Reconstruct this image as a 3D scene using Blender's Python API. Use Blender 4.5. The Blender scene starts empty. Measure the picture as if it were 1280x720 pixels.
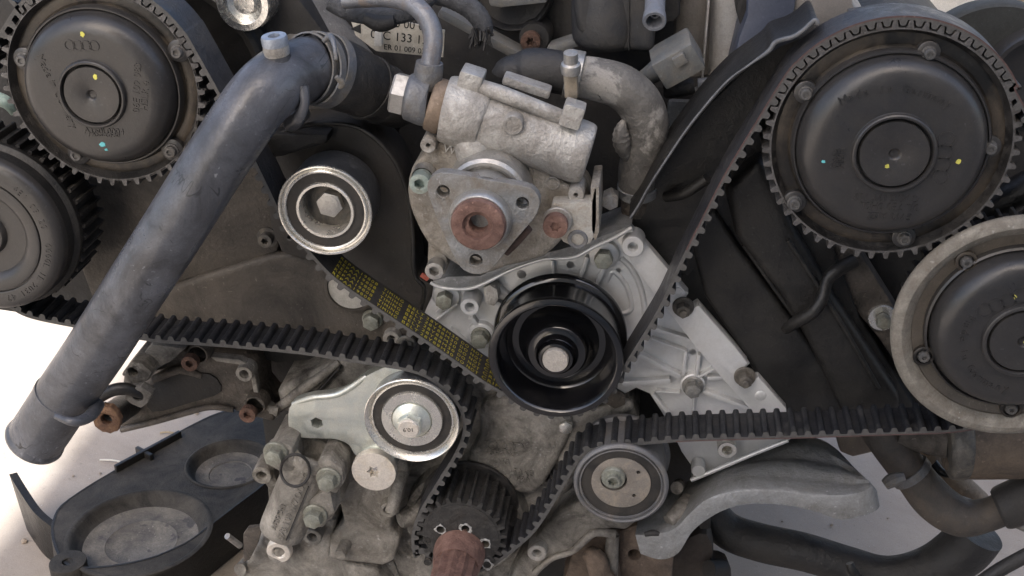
import bpy, bmesh, math, random
from mathutils import Vector, Matrix
from mathutils.geometry import tessellate_polygon
random.seed(7)
R_ = math.radians
scene = bpy.context.scene
col = scene.collection

# ------------------------------------------------------------------ camera
F, VPX, VPY, DIST = 1550.0, 850.0, -410.0, 0.80
YC = Vector((VPX-640, 360-VPY, -F)).normalized()      # world Y (crank axis, away) seen in camera space
ZC = Vector((0, F, 360-VPY)).normalized()             # world Z
XC = YC.cross(ZC)
def c2w(v): return Vector((v.dot(XC), v.dot(YC), v.dot(ZC)))
CAM = -DIST*c2w(Vector((0, 0, -1)))
cam_d = bpy.data.cameras.new('camera'); cam = bpy.data.objects.new('camera', cam_d); col.objects.link(cam)
rot = Matrix((XC, YC, ZC)).to_4x4()
cam.matrix_world = Matrix.Translation(CAM) @ rot
cam_d.sensor_width = 36; cam_d.lens = 36*F/1280; cam_d.clip_start = 0.02; cam_d.clip_end = 200
scene.camera = cam
scene.render.resolution_x, scene.render.resolution_y = 1024, 576

# ------------------------------------------------------------------ sky, sun, exposure
SUN_EL, SUN_AZ = 47.0, 180.0     # elevation; azimuth clockwise from +Y -> from behind the camera
w = bpy.data.worlds.new('World'); scene.world = w; w.use_nodes = True
nt = w.node_tree; nt.nodes.clear()
sky = nt.nodes.new('ShaderNodeTexSky'); sky.sky_type = 'NISHITA'; sky.sun_disc = False
sky.sun_elevation = R_(SUN_EL); sky.sun_rotation = R_(SUN_AZ); sky.air_density = 1.0; sky.dust_density = 5.0; sky.ozone_density = .6
bg = nt.nodes.new('ShaderNodeBackground'); bg.inputs[1].default_value = 0.15
wo = nt.nodes.new('ShaderNodeOutputWorld')
nt.links.new(sky.outputs[0], bg.inputs[0]); nt.links.new(bg.outputs[0], wo.inputs[0])
sd = bpy.data.lights.new('sun', 'SUN'); sd.energy = 5.0; sd.angle = R_(0.6); sd.color = (1, .97, .92)
sun = bpy.data.objects.new('sun', sd); col.objects.link(sun)
to_sun = Vector((math.sin(R_(SUN_AZ))*math.cos(R_(SUN_EL)), math.cos(R_(SUN_AZ))*math.cos(R_(SUN_EL)), math.sin(R_(SUN_EL))))
sun.rotation_euler = to_sun.to_track_quat('Z', 'Y').to_euler(); sun.location = (2, 0, 3)
vs = scene.view_settings; vs.view_transform = 'Standard'; vs.look = 'None'; vs.gamma = 1; vs.exposure = 1.3; vs.use_curve_mapping = False

# ------------------------------------------------------------------ pixel -> place
def ray(px, py): return c2w(Vector(((px-640)/F, (360-py)/F, -1)))
def P(px, py, Y=0.0):
    r = ray(px, py); return CAM + r*((Y-CAM.y)/r.y)
def PZ(px, py, z):
    r = ray(px, py); return CAM + r*((z-CAM.z)/r.z)
def S(px, py, Y=0.0): return ((Y-CAM.y)/ray(px, py).y)/F      # metres per pixel there
FLOOR = -0.40

# ------------------------------------------------------------------ materials
MATS = {}
def mat(name, c, rough=.5, metal=0.0, var=.25, vs_=60, dirt=None, damt=.5, ds=14, bump=.15, bs=500, drough=.85, c2=None, coat=0.0, soft=.12, spec=.5, speck=None, sps=260, spa=.68, grain=.16, dust=.3, crack=0):
    if name in MATS: return MATS[name]
    if name != 'concrete_floor' and ds < 40: ds *= 2.6; vs_ *= 1.6
    m = bpy.data.materials.new(name); m.use_nodes = True; t = m.node_tree; N = t.nodes; L = t.links
    b = N['Principled BSDF']; tc = N.new('ShaderNodeTexCoord')
    def noise(s, d=5, r=.6, dist=0):
        n = N.new('ShaderNodeTexNoise'); n.inputs['Scale'].default_value = s; n.inputs['Detail'].default_value = d
        n.inputs['Roughness'].default_value = r; n.inputs['Distortion'].default_value = dist
        L.new(tc.outputs['Object'], n.inputs['Vector']); return n
    def ramp(src, a, bb):
        r = N.new('ShaderNodeMapRange'); r.inputs[1].default_value = a; r.inputs[2].default_value = bb; r.clamp = True
        L.new(src, r.inputs[0]); return r.outputs[0]
    def mix(f, A, Bc):
        x = N.new('ShaderNodeMix'); x.data_type = 'RGBA'
        if hasattr(f, 'node'): L.new(f, x.inputs[0])
        else: x.inputs[0].default_value = f
        for i, q in ((6, A), (7, Bc)):
            if hasattr(q, 'node'): L.new(q, x.inputs[i])
            else: x.inputs[i].default_value = (*q, 1)
        return x.outputs[2]
    def fmix(f, a, bb):
        x = N.new('ShaderNodeMix'); L.new(f, x.inputs[0]); x.inputs[2].default_value = a; x.inputs[3].default_value = bb; return x.outputs[0]
    lo = tuple(v*(1-var) for v in c); hi = tuple(min(1, v*(1+var)) for v in c)
    if c2: hi = c2
    n1 = noise(vs_, 6, .65)
    cc = mix(ramp(n1.outputs[0], .32, .68), lo, hi)
    if speck:
        n4 = noise(sps, 3, .5); cc = mix(ramp(n4.outputs[0], spa, spa+.06), cc, speck)
    b.inputs['Roughness'].default_value = rough; b.inputs['Metallic'].default_value = metal
    b.inputs['Specular IOR Level'].default_value = spec
    if coat: b.inputs['Coat Weight'].default_value = coat; b.inputs['Coat Roughness'].default_value = .12
    n3 = noise(vs_*2.3, 4)
    if dirt:
        n2 = noise(ds, 8, .68, .6); a = .5+(.5-damt)*.5
        f = ramp(n2.outputs[0], a-soft, a+soft)
        cc = mix(f, cc, dirt)
        L.new(fmix(f, rough, drough), b.inputs['Roughness'])
        if metal: L.new(fmix(f, metal, metal*.12), b.inputs['Metallic'])
    else:
        L.new(fmix(ramp(n3.outputs[0], .3, .7), max(.02, rough-.1), min(1, rough+.12)), b.inputs['Roughness'])
    # fine grain, pale dust specks, dark spots, hairline scratches
    if grain:
        ng = noise(900, 3, .7); g1 = mix(ramp(ng.outputs[0], .3, .7), (1-grain,)*3, (1+grain*.6,)*3)
        x = N.new('ShaderNodeMix'); x.data_type = 'RGBA'; x.blend_type = 'MULTIPLY'; x.inputs[0].default_value = 1; L.new(cc, x.inputs[6]); L.new(g1, x.inputs[7]); cc = x.outputs[2]
    if dust:
        nd = noise(420, 2, .4); ndm = noise(24, 3, .6)
        mu = N.new('ShaderNodeMath'); mu.operation = 'MULTIPLY'; L.new(ramp(nd.outputs[0], .66, .72), mu.inputs[0]); L.new(ramp(ndm.outputs[0], .42, .62), mu.inputs[1])
        m2 = N.new('ShaderNodeMath'); m2.operation = 'MULTIPLY'; m2.inputs[1].default_value = dust; L.new(mu.outputs[0], m2.inputs[0])
        cc = mix(m2.outputs[0], cc, tuple(min(.6, v*2.6+.05) for v in c))
        ns = noise(210, 2, .4); m3 = N.new('ShaderNodeMath'); m3.operation = 'MULTIPLY'; m3.inputs[1].default_value = dust*.8; L.new(ramp(ns.outputs[0], .67, .72), m3.inputs[0])
        cc = mix(m3.outputs[0], cc, tuple(v*.35 for v in c))
    hh = None
    if crack:
        nc = noise(crack, 3, .55, 1.2); sb = N.new('ShaderNodeMath'); sb.operation = 'SUBTRACT'; sb.inputs[1].default_value = .5; L.new(nc.outputs[0], sb.inputs[0])
        ab_ = N.new('ShaderNodeMath'); ab_.operation = 'ABSOLUTE'; L.new(sb.outputs[0], ab_.inputs[0]); ln = ramp(ab_.outputs[0], .010, .003)
        nm = noise(crack*1.7, 2, .5); mk = N.new('ShaderNodeMath'); mk.operation = 'MULTIPLY'; L.new(ln, mk.inputs[0]); L.new(ramp(nm.outputs[0], .55, .60), mk.inputs[1])
        cc = mix(mk.outputs[0], cc, tuple(v*.25 for v in c)); hh = mk.outputs[0]
    L.new(cc, b.inputs['Base Color'])
    if bump:
        nb = noise(bs, 4, .6); bp = N.new('ShaderNodeBump'); bp.inputs['Strength'].default_value = min(1, bump*1.5); bp.inputs['Distance'].default_value = .001
        L.new(nb.outputs[0], bp.inputs['Height'])
        nb2 = noise(bs*.2, 5, .6); bp2 = N.new('ShaderNodeBump'); bp2.inputs['Strength'].default_value = min(1, bump*1.2); bp2.inputs['Distance'].default_value = .003
        L.new(nb2.outputs[0], bp2.inputs['Height']); L.new(bp.outputs[0], bp2.inputs['Normal']); L.new(bp2.outputs[0], b.inputs['Normal'])
    MATS[name] = m; return m
GR = (.13, .105, .08)      # dry road grime
rubber = mat('belt_rubber', (.014, .0148, .018), .55, 0, .3, 90, (.05, .048, .046), .26, 30, .3, 900)
rubber_edge = mat('belt_edge_grey', (.075, .073, .07), .75, 0, .25, 120)
beltback = mat('belt_back', (.022, .0232, .028), .40, 0, .25, 60, (.055, .052, .05), .36, 24, .25, 700, soft=.2)  # paler than the toothed side; the back's sheen is put into the colour
red_edge = mat('belt_red_fabric', (.085, .05, .046), .8)
yellow = mat('yellow_print', (.84, .74, .08), .65, 0, .2, 300, bump=0, dust=0)
blackplas = mat('black_plastic', (.0085, .0084, .0084), .33, 0, .3, 35, (.028, .026, .0235), .40, 10, .22, 700, soft=.2, spec=.4, drough=.6)
adjplas = mat('adjuster_plastic', (.026, .026, .0275), .26, 0, .18, 40, (.048, .043, .038), .36, 9, .06, 900, soft=.25, drough=.42)
adjbrown = mat('adjuster_brown', (.075, .066, .056), .40, .1, .25, 40, (.12, .10, .076), .46, 14, .12, 900, soft=.25, drough=.6)
hubmetal = mat('hub_plate_oily', (.020, .0185, .017), .30, .3, .35, 30, (.085, .067, .048), .38, 11, .12, 500, soft=.14, drough=.42)
gearmetal = mat('sprocket_sinter', (.135, .13, .128), .45, .5, .2, 70, (.05, .046, .042), .44, 25, .35, 700)
darkgear = mat('sprocket_dark', (.022, .021, .021), .45, .4, .25, 70, (.05, .045, .04), .4, 25, .35, 700)
rimdirty = mat('flange_dirty_cream', (.25, .232, .198), .6, .25, .25, 60, (.16, .14, .115), .45, 28, .25, 600)
blackpaint = mat('black_gloss_paint', (.005, .005, .006), .11, 0, .2, 40, (.02, .019, .018), .2, 45, .03, 900, drough=.3, coat=.7, speck=(.08, .076, .072), sps=900, spa=.75, dust=.1)
steel = mat('bright_steel', (.70, .69, .66), .22, .95, .08, 90, bump=.05, bs=900, dust=.1)
steel_dull = mat('dull_steel', (.42, .41, .39), .42, .8, .15, 90, (.22, .19, .15), .25, 60, .1, 800)
race = mat('bearing_race', (.74, .72, .67), .24, .85, .06, 120, (.5, .46, .39), .16, 40, .03, 900, soft=.2, drough=.4, dust=.1)
seal = mat('bearing_seal', (.018, .017, .016), .5, 0, .2, 80, (.045, .039, .033), .42, 40, .1, 900)
zinc = mat('zinc_plate', (.66, .71, .68), .28, .75, .1, 60, (.46, .46, .40), .3, 20, .06, 900, c2=(.76, .77, .70), drough=.45, dust=.1)
silverwash = mat('brushed_washer', (.72, .67, .60), .42, .55, .1, 120, (.5, .42, .32), .25, 90, .08, 900)
olive = mat('olive_zinc_bolt', (.30, .31, .27), .45, .6, .2, 120, (.15, .135, .10), .4, 80, .2, 900)
darkbolt = mat('dark_bolt', (.09, .085, .078), .45, .5, .3, 150, (.17, .15, .12), .35, 80, .2, 900)
greybolt = mat('grey_bolt', (.26, .26, .25), .42, .6, .2, 150, (.13, .115, .09), .35, 80, .2, 900)
rust = mat('rust', (.135, .072, .05), .8, .1, .35, 140, (.065, .04, .03), .42, 60, .5, 700, c2=(.19, .105, .075))
rustred = mat('rust_red', (.165, .085, .065), .75, .1, .3, 140, (.09, .048, .038), .35, 60, .35, 700, c2=(.235, .14, .112))
rustorange = mat('rust_orange', (.25, .125, .06), .85, 0, .35, 110, (.10, .052, .032), .42, 40, .5, 700, c2=(.34, .20, .115))
alu = mat('clean_aluminium', (.62, .625, .625), .32, .45, .05, 30, (.45, .445, .43), .28, 11, .06, 900, soft=.2, drough=.40, grain=.05, dust=.08)
castalu = mat('dirty_cast_aluminium', (.46, .447, .42), .34, .42, .22, 24, (.15, .13, .108), .42, 12, .55, 420, soft=.16, speck=(.72, .72, .71), sps=62, spa=.68)
pumpplate = mat('pump_cast_plate', (.33, .31, .275), .5, .35, .25, 50, (.14, .115, .085), .44, 18, .6, 420, soft=.16, speck=(.55, .53, .49), sps=300, spa=.70)
trimetal = mat('flange_grey_steel', (.26, .27, .275), .4, .5, .22, 50, (.15, .125, .095), .45, 20, .35, 500, soft=.16, speck=(.5, .5, .48), sps=260, spa=.72)
grime = mat('oily_grime_casting', (.115, .097, .08), .50, .1, .4, 22, (.026, .023, .02), .48, 12, .9, 260, soft=.18, speck=(.27, .24, .20), sps=120, spa=.69)
blockgrime = mat('block_casting', (.315, .295, .262), .45, .2, .35, 14, (.042, .038, .033), .50, 12, .9, 260, soft=.15, speck=(.5, .48, .44), sps=110, spa=.67)
blocklow = mat('oil_pump_casting', (.325, .305, .27), .45, .25, .3, 16, (.068, .06, .049), .47, 12, .75, 300, soft=.15, speck=(.52, .5, .47), sps=130, spa=.68)
headplate = mat('head_plate_brown', (.105, .09, .073), .44, .1, .3, 12, (.028, .025, .022), .47, 6, .35, 500, soft=.18, speck=(.22, .20, .17), sps=260, spa=.70)
bluepipe = mat('blue_grey_coated_pipe', (.104, .109, .124), .27, .1, .3, 12, (.028, .0275, .030), .45, 7, .3, 110, soft=.12, speck=(.5, .51, .53), sps=120, spa=.73, drough=.36, crack=24)
blackhose = mat('black_rubber_hose', (.014, .014, .0148), .46, 0, .3, 40, (.042, .038, .034), .42, 11, .3, 500, soft=.18)
brownhose = mat('perished_grey_hose', (.125, .118, .107), .55, 0, .25, 40, (.29, .275, .25), .42, 9, .5, 330, soft=.03, crack=18)
darkdeep = mat('sooty_casting_and_shade', (.016, .0152, .0148), .65, 0, .3, 30, (.034, .031, .028), .4, 14, .3, 300)  # also on plates and strips whose dark colour stands in for shade
intake = mat('intake_plastic', (.024, .025, .0285), .40, 0, .25, 22, (.065, .06, .053), .40, 12, .2, 500, soft=.2)
greycast = mat('grey_cast_pipe', (.50, .50, .50), .38, .35, .12, 20, (.30, .28, .25), .42, 12, .2, 500, soft=.2)
mountalu = mat('mount_bracket_alu', (.255, .262, .266), .42, .35, .16, 20, (.105, .10, .09), .42, 12, .45, 330, soft=.2, speck=(.45, .45, .45), sps=260, spa=.70)
paper = mat('label_paper', (.52, .49, .42), .7, 0, .12, 60, (.36, .32, .26), .35, 30, bump=0)
ink = mat('black_ink', (.02, .02, .02), .7, bump=0)
bluecover = mat('dusty_blue_black_plastic', (.024, .0235, .023), .6, 0, .3, 16, (.095, .088, .079), .43, 7, .3, 500, soft=.18, spec=.15)
dustface = mat('dust_caked_plastic', (.20, .183, .158), .9, 0, .3, 18, (.07, .068, .068), .46, 14, .4, 300, soft=.18, speck=(.08, .077, .077), sps=70, spa=.61)
cablesleeve = mat('braided_sleeve', (.055, .057, .062), .75, 0, .3, 120, bump=.5, bs=700)
connector = mat('grey_connector', (.13, .135, .135), .55, 0, .15, 60, (.19, .175, .15), .38, 30, .1, 700)
bluevalve = mat('blue_grey_plastic', (.155, .163, .182), .42, 0, .15, 60, (.15, .15, .155), .35, 30, .1, 700)
banjo = mat('banjo_dark_steel', (.14, .145, .155), .42, .4, .25, 60, (.16, .14, .11), .38, 40, .3, 500)
brownnut = mat('brown_stained_nut', (.22, .165, .12), .5, .35, .25, 60, (.12, .09, .065), .4, 40, .25, 500)
tealpaint = mat('teal_paint_mark', (.12, .45, .48), .6, bump=0)
yellowmark = mat('yellow_paint_mark', (.55, .52, .10), .6, bump=0)
whitescrape = mat('white_corrosion', (.50, .50, .48), .7, .1, .3, 300, (.22, .21, .2), .42, 260, .6, 900)
crankgear = mat('crank_gear_worn', (.062, .060, .057), .38, .5, .3, 60, (.022, .021, .02), .45, 30, .4, 500)
wood = mat('weathered_wood', (.42, .34, .23), .75, 0, .3, 30, (.2, .16, .11), .4, 9, .3, 300)
steelwhite = mat('pale_rubbish', (.62, .60, .55), .8, 0, .15, 20)
redthing = mat('red_paint', (.35, .09, .06), .6)

# ------------------------------------------------------------------ mesh helpers
def newbm(): return bmesh.new()
def catmull(pts, n=6, closed=True):
    out = []; m = len(pts); rng = range(m) if closed else range(m-1)
    for i in rng:
        if closed: p0, p1, p2, p3 = pts[i-1], pts[i], pts[(i+1) % m], pts[(i+2) % m]
        else: p0, p1, p2, p3 = pts[max(i-1, 0)], pts[i], pts[i+1], pts[min(i+2, m-1)]
        for k in range(n):
            t = k/n
            out.append(tuple(.5*((2*b)+(-a+c)*t+(2*a-5*b+4*c-d)*t*t+(-a+3*b-3*c+d)*t**3) for a, b, c, d in zip(p0, p1, p2, p3)))
    if not closed: out.append(tuple(pts[-1]))
    return out
def bevel(bm, wd, seg=2, ang=35):
    if wd <= 0: return
    bmesh.ops.recalc_face_normals(bm, faces=bm.faces)
    ed = [e for e in bm.edges if len(e.link_faces) == 2 and e.calc_face_angle(0) > R_(ang)]
    if ed: bmesh.ops.bevel(bm, geom=ed, offset=wd, segments=seg, profile=.6, affect='EDGES', clamp_overlap=True)
def merge(bm, src):
    me = bpy.data.meshes.new('tmp'); src.to_mesh(me); bm.from_mesh(me); bpy.data.meshes.remove(me); src.free()
def prism(bm, pts, y0, y1, bev=0.0, seg=2, holes=(), taper=0.0):
    """pts: (x,z) world, front at y0, back at y1"""
    b = newbm(); loops = [list(pts)]+[list(h) for h in holes]
    if holes:
        tri = tessellate_polygon([[Vector((x, z, 0)) for x, z in lp] for lp in loops])
    flat = [p for lp in loops for p in lp]
    fv = [b.verts.new((x, y0, z)) for x, z in flat]
    cx = sum(p[0] for p in pts)/len(pts); cz = sum(p[1] for p in pts)/len(pts)
    bv = [b.verts.new((x+(x-cx)*taper, y1, z+(z-cz)*taper)) for x, z in flat]
    if holes:
        for t in tri:
            try: b.faces.new([fv[i] for i in t]); b.faces.new([bv[i] for i in reversed(t)])
            except ValueError: pass
    else:
        b.faces.new(fv); b.faces.new(bv[::-1])
    o = 0
    for lp in loops:
        k = len(lp)
        for i in range(k):
            j = (i+1) % k
            try: b.faces.new((fv[o+i], fv[o+j], bv[o+j], bv[o+i]))
            except ValueError: pass
        o += k
    bevel(b, bev, seg)
    bmesh.ops.recalc_face_normals(b, faces=b.faces)
    merge(bm, b)
def circ(cx, cz, r, n=24, a0=0): return [(cx+r*math.cos(a0+2*math.pi*i/n), cz+r*math.sin(a0+2*math.pi*i/n)) for i in range(n)]
def lathe(bm, prof, c, n=64, axis=None):
    """prof: (r, y) along world Y from centre c, or along `axis` (unit vector, y grows along it)"""
    b = newbm(); c = Vector(c); ax = Vector(axis).normalized() if axis is not None else Vector((0, 1, 0))
    u = ax.orthogonal().normalized() if axis is not None else Vector((1, 0, 0)); v = ax.cross(u)
    rings = []
    for r, y in prof:
        if r < 1e-7: rings.append([b.verts.new(c+ax*y)])
        else: rings.append([b.verts.new(c+ax*y+(u*math.cos(2*math.pi*i/n)+v*math.sin(2*math.pi*i/n))*r) for i in range(n)])
    for A, B in zip(rings, rings[1:]):
        for i in range(n):
            j = (i+1) % n
            if len(A) == 1 and len(B) == 1: continue
            if len(A) == 1: b.faces.new((A[0], B[i], B[j]))
            elif len(B) == 1: b.faces.new((A[i], B[0], A[j]))
            else: b.faces.new((A[i], B[i], B[j], A[j]))
    bmesh.ops.recalc_face_normals(b, faces=b.faces)
    merge(bm, b)
def tube(bm, pts, rad, n=20, cap=True, sm=5, rib=None):
    pts = [tuple(p) for p in pts]
    if not hasattr(rad, '__len__'): rad = [rad]*len(pts)
    q = [(*p, r) for p, r in zip(pts, rad)]
    if sm and len(q) > 2: q = catmull(q, sm, False)
    pos = [Vector(p[:3]) for p in q]; rr = [p[3] for p in q]
    if rib: rr = [r*(1+rib*(k % 2)) for k, r in enumerate(rr)]
    b = newbm(); T = []
    for i in range(len(pos)): T.append((pos[min(i+1, len(pos)-1)]-pos[max(i-1, 0)]).normalized())
    u = T[0].orthogonal().normalized(); rings = []
    for i, (p, r) in enumerate(zip(pos, rr)):
        u = (u-T[i]*u.dot(T[i])).normalized(); v = T[i].cross(u)
        rings.append([b.verts.new(p+(u*math.cos(2*math.pi*k/n)+v*math.sin(2*math.pi*k/n))*r) for k in range(n)])
    for A, B in zip(rings, rings[1:]):
        for k in range(n): b.faces.new((A[k], A[(k+1) % n], B[(k+1) % n], B[k]))
    if cap: b.faces.new(rings[0][::-1]); b.faces.new(rings[-1])
    bmesh.ops.recalc_face_normals(b, faces=b.faces); merge(bm, b)
def px2(pts, Y, n=0): # pixel outline -> (x,z) at depth Y
    if n: pts = catmull(pts, n, True)
    o = []
    for p in pts:
        q = P(p[0], p[1], Y); o.append((q.x, q.z))
    return o
def box(bm, c, sx, sy, sz, rotm=None, bev=.0006):
    b = newbm(); bmesh.ops.create_cube(b, size=1)
    bmesh.ops.scale(b, vec=(sx, sy, sz), verts=b.verts); bevel(b, bev)
    if rotm is not None: bmesh.ops.transform(b, matrix=rotm.to_4x4(), verts=b.verts)
    bmesh.ops.translate(b, vec=c, verts=b.verts); merge(bm, b)
def rotY(deg): return Matrix.Rotation(R_(deg), 3, 'Y')
def frame(ax):  # rotation taking local Y to ax
    return Vector((0, 1, 0)).rotation_difference(Vector(ax).normalized()).to_matrix()

def obj(name, bm, m, parent=None, smooth=38, kind=None):
    me = bpy.data.meshes.new(name)
    L = parent['_loc'] if parent is not None else None
    if L is None:
        lo = Vector((min(v.co.x for v in bm.verts), min(v.co.y for v in bm.verts), min(v.co.z for v in bm.verts)))
        hi = Vector((max(v.co.x for v in bm.verts), max(v.co.y for v in bm.verts), max(v.co.z for v in bm.verts)))
        L = Vector(((lo.x+hi.x)/2, (lo.y+hi.y)/2, lo.z))
    L = Vector(L)
    bmesh.ops.translate(bm, vec=-L, verts=bm.verts)
    bm.to_mesh(me); bm.free()
    if smooth:
        me.shade_smooth(); me.set_sharp_from_angle(angle=R_(smooth))
    me.materials.append(m)
    o = bpy.data.objects.new(name, me); col.objects.link(o)
    if parent is not None: o.parent = parent
    else: o.location = L
    o['_loc'] = tuple(L)
    if kind: o['kind'] = kind
    return o
def thing(name, label, cat, loc, group=None):
    o = bpy.data.objects.new(name, None); col.objects.link(o); o.location = loc; o.empty_display_size = .02
    o['_loc'] = tuple(loc); o['label'] = label; o['category'] = cat
    if group: o['group'] = group
    return o
def tag(o, label, cat, group=None):
    o['label'] = label; o['category'] = cat
    if group: o['group'] = group
    return o
def text(s, loc, size, m, parent, ang=0, thick=.0003, name='lettering', basis=None, sx=1.0, bold=0.0):
    cu = bpy.data.curves.new('t', 'FONT'); cu.body = s; cu.size = size; cu.extrude = thick; cu.align_x = 'CENTER'; cu.align_y = 'CENTER'; cu.offset = bold*size; cu.resolution_u = 3; cu.space_character = 1.0 if bold != .001 else 1.3
    o = bpy.data.objects.new('t', cu); col.objects.link(o)
    dg = bpy.context.evaluated_depsgraph_get(); me = bpy.data.meshes.new_from_object(o.evaluated_get(dg))
    bpy.data.objects.remove(o); bm = newbm(); bm.from_mesh(me); bpy.data.meshes.remove(me)
    bmesh.ops.scale(bm, vec=(sx, 1, 1), verts=bm.verts)
    B = basis if basis is not None else (Matrix.Rotation(R_(-ang), 3, 'Y') @ Matrix.Rotation(R_(90), 3, 'X'))
    bmesh.ops.transform(bm, matrix=B.to_4x4(), verts=bm.verts); bmesh.ops.translate(bm, vec=loc, verts=bm.verts)
    if name is None: return bm
    return obj(name, bm, m, parent, 0)
def rings_logo(c, size, m, parent, ang=0, th=.0003):
    bm = newbm(); c = Vector(c); d = Vector((math.cos(R_(ang)), 0, math.sin(R_(ang))))
    for k in range(4):
        q = c+d*((k-1.5)*size*.38)
        lathe(bm, [(size*.25, th), (size*.25, -th), (size*.205, -th), (size*.205, th)], q, 20)
    return obj('rings_emblem', bm, m, parent)
HEXA = [math.pi/6+k*math.pi/3 for k in range(6)]
def hexpts(cx, cz, r, a0=0): return [(cx+r*math.cos(a+a0), cz+r*math.sin(a+a0)) for a in HEXA]
def hexbolt(c, r, m, parent, flange=1.35, h=.006, name='bolt', a0=0, fh=.002, dimple=True):
    """head faces -Y, c = centre of the bearing face"""
    bm = newbm(); c = Vector(c)
    if flange: lathe(bm, [(0, 0), (r*flange, 0), (r*flange, -fh*.7), (r*flange*.93, -fh), (0, -fh)], c, 28)
    prism(bm, hexpts(c.x, c.z, r, a0), c.y-fh-h, c.y-fh*.5, r*.08, 2)
    if dimple: lathe(bm, [(r*.72, 0), (r*.72, -.0003), (r*.6, -.0005), (0, -.0004)], c+Vector((0, -fh-h, 0)), 24)
    return obj(name, bm, m, parent)
def starpts(cx, cz, r, n=6, k=.68): return [(cx+(r if i % 2 == 0 else r*k)*math.cos(math.pi*i/n), cz+(r if i % 2 == 0 else r*k)*math.sin(math.pi*i/n)) for i in range(2*n)]
def sockbolt(c, r, m, parent, h=.008, hole=.55, star=False, name='bolt', flange=0, depth=.6):
    bm = newbm(); c = Vector(c); hp = (starpts if star else hexpts)(c.x, c.z, r*hole)
    prism(bm, circ(c.x, c.z, r, 28), c.y-h, c.y, r*.09, 2, holes=[hp])
    lathe(bm, [(0, 0), (r*.8, 0)], c+Vector((0, -h*(1-depth), 0)), 20)
    if flange: lathe(bm, [(0, 0), (r*flange, 0), (r*flange, -.0015), (0, -.0015)], c, 28)
    return obj(name, bm, m, parent)
def boss(c, r, m, parent, L=.01, hole=.45, name='boss', deep=.012):
    """threaded boss: ring with a blind hole"""
    bm = newbm(); c = Vector(c)
    lathe(bm, [(r*1.06, L), (r, 0.0006), (r*.93, 0), (r*hole*1.15, 0), (r*hole, .0008), (r*hole, .0018), (r*hole*.9, .0022), (r*hole, .003), (r*hole*.9, .0036), (r*hole*.92, deep), (0, deep)], c, 28)
    return obj(name, bm, m, parent)

# ================================================================== setting
bm = newbm()
v = [bm.verts.new(p) for p in ((-30, -30, FLOOR), (30, -30, FLOOR), (30, 30, FLOOR), (-30, 30, FLOOR))]; bm.faces.new(v)
concrete = mat('concrete_floor', (.39, .345, .302), .85, 0, .14, 5, (.285, .245, .208), .44, 4.5, .35, 140, soft=.2, speck=(.24, .20, .17), sps=38, spa=.74)
fl = obj('floor', bm, concrete, None, 0); fl['kind'] = 'structure'
# unseen wall added to shade the engine; floor past its corner stays sunlit
WH = 3.7; xe = (PZ(20, 705, FLOOR).x+PZ(150, 520, FLOOR).x)/2-.03
bm = newbm()
pts = [Vector((xe, -2.2, 0)), Vector((xe+9, -2.2, 0)), Vector((xe+9, -2.4, 0)), Vector((xe, -2.4, 0))]
lo = [bm.verts.new((p.x, p.y, FLOOR)) for p in pts]; hi = [bm.verts.new((p.x, p.y, FLOOR+WH)) for p in pts]
bm.faces.new(hi); bm.faces.new(lo[::-1])
for i in range(4): bm.faces.new((lo[i], lo[(i+1) % 4], hi[(i+1) % 4], hi[i]))
bmesh.ops.recalc_face_normals(bm, faces=bm.faces)
plaster = mat('shade_wall_plaster', (.55, .52, .47), .9, 0, .1, 3)
ww = obj('shade_wall', bm, plaster, None, 0); ww['kind'] = 'structure'

# ================================================================== timing belt
PITCH, BW = .0092, .030
def cpt(c, r, a, ch): # circle (world centre at Y=0, radius metres)
    return Vector((c.x+r*math.cos(R_(a)), 0, c.z+r*math.sin(R_(a))))
def arc(c, r, a0, a1, step=8):
    n = max(2, int(abs(a1-a0)/step)); return [cpt(c, r, a0+(a1-a0)*i/n, 0) for i in range(n+1)]
def pr(px, py, r, Y=0.0): return r*S(px, py, Y)
C_UR, R_UR = P(1113, 181), pr(1113, 181, 157)
C_LR, R_LR = P(1272, 409), pr(1272, 409, 138)
C_UL, R_UL = P(128, 109), pr(128, 109, 132)
C_LL, R_LL = P(-2, 277), pr(-2, 277, 113)
C_CR, R_CR = P(577, 668), pr(577, 668, 57)
C_WP = P(693.5, 447); C_IU = P(407, 263)
BO = .0025
path = [P(*p) for p in ((757, 560), (800, 556.5), (850, 552.5), (925, 550), (1000, 548), (1100, 544.5), (1190, 541))]
path += arc(C_LR, R_LR+BO, -86, 22)+arc(C_UR, R_UR+BO, 20, 148)
path += [P(*p) for p in ((938, 163), (903, 222), (872, 283), (847, 333), (823, 385), (790, 440))]
path += arc(C_WP, pr(693, 447, 80), -27, -125, 12)
path += [P(*p) for p in ((607, 477), (573, 453), (527, 421), (473, 385), (418, 346))]
path += arc(C_IU, pr(407, 263, 57), 235, 205, 10)
path += [P(305, 172)]
path += arc(C_UL, R_UL+BO, 25, 142)+arc(C_LL, R_LL+BO, 142, 262)
path += [P(*p) for p in ((35, 397), (100, 411), (189, 427), (280, 434), (375, 443), (440, 453), (480, 459), (507, 464), (533, 473), (560, 493), (576, 517), (578, 541), (568, 567), (552, 593), (539, 614), (527, 634), (518, 654), (514, 675), (518, 697))]
path += arc(C_CR, R_CR+BO, 215, 318, 10)
path += [P(*p) for p in ((667, 667), (700, 617), (720, 583), (734, 567))]
pp = [Vector(p) for p in catmull([tuple(p) for p in path], 10, True)]
cum = [0.0]
for i in range(len(pp)): cum.append(cum[-1]+(pp[(i+1) % len(pp)]-pp[i]).length)
TOT = cum[-1]; NT = round(TOT/PITCH); PITCH = TOT/NT
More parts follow.
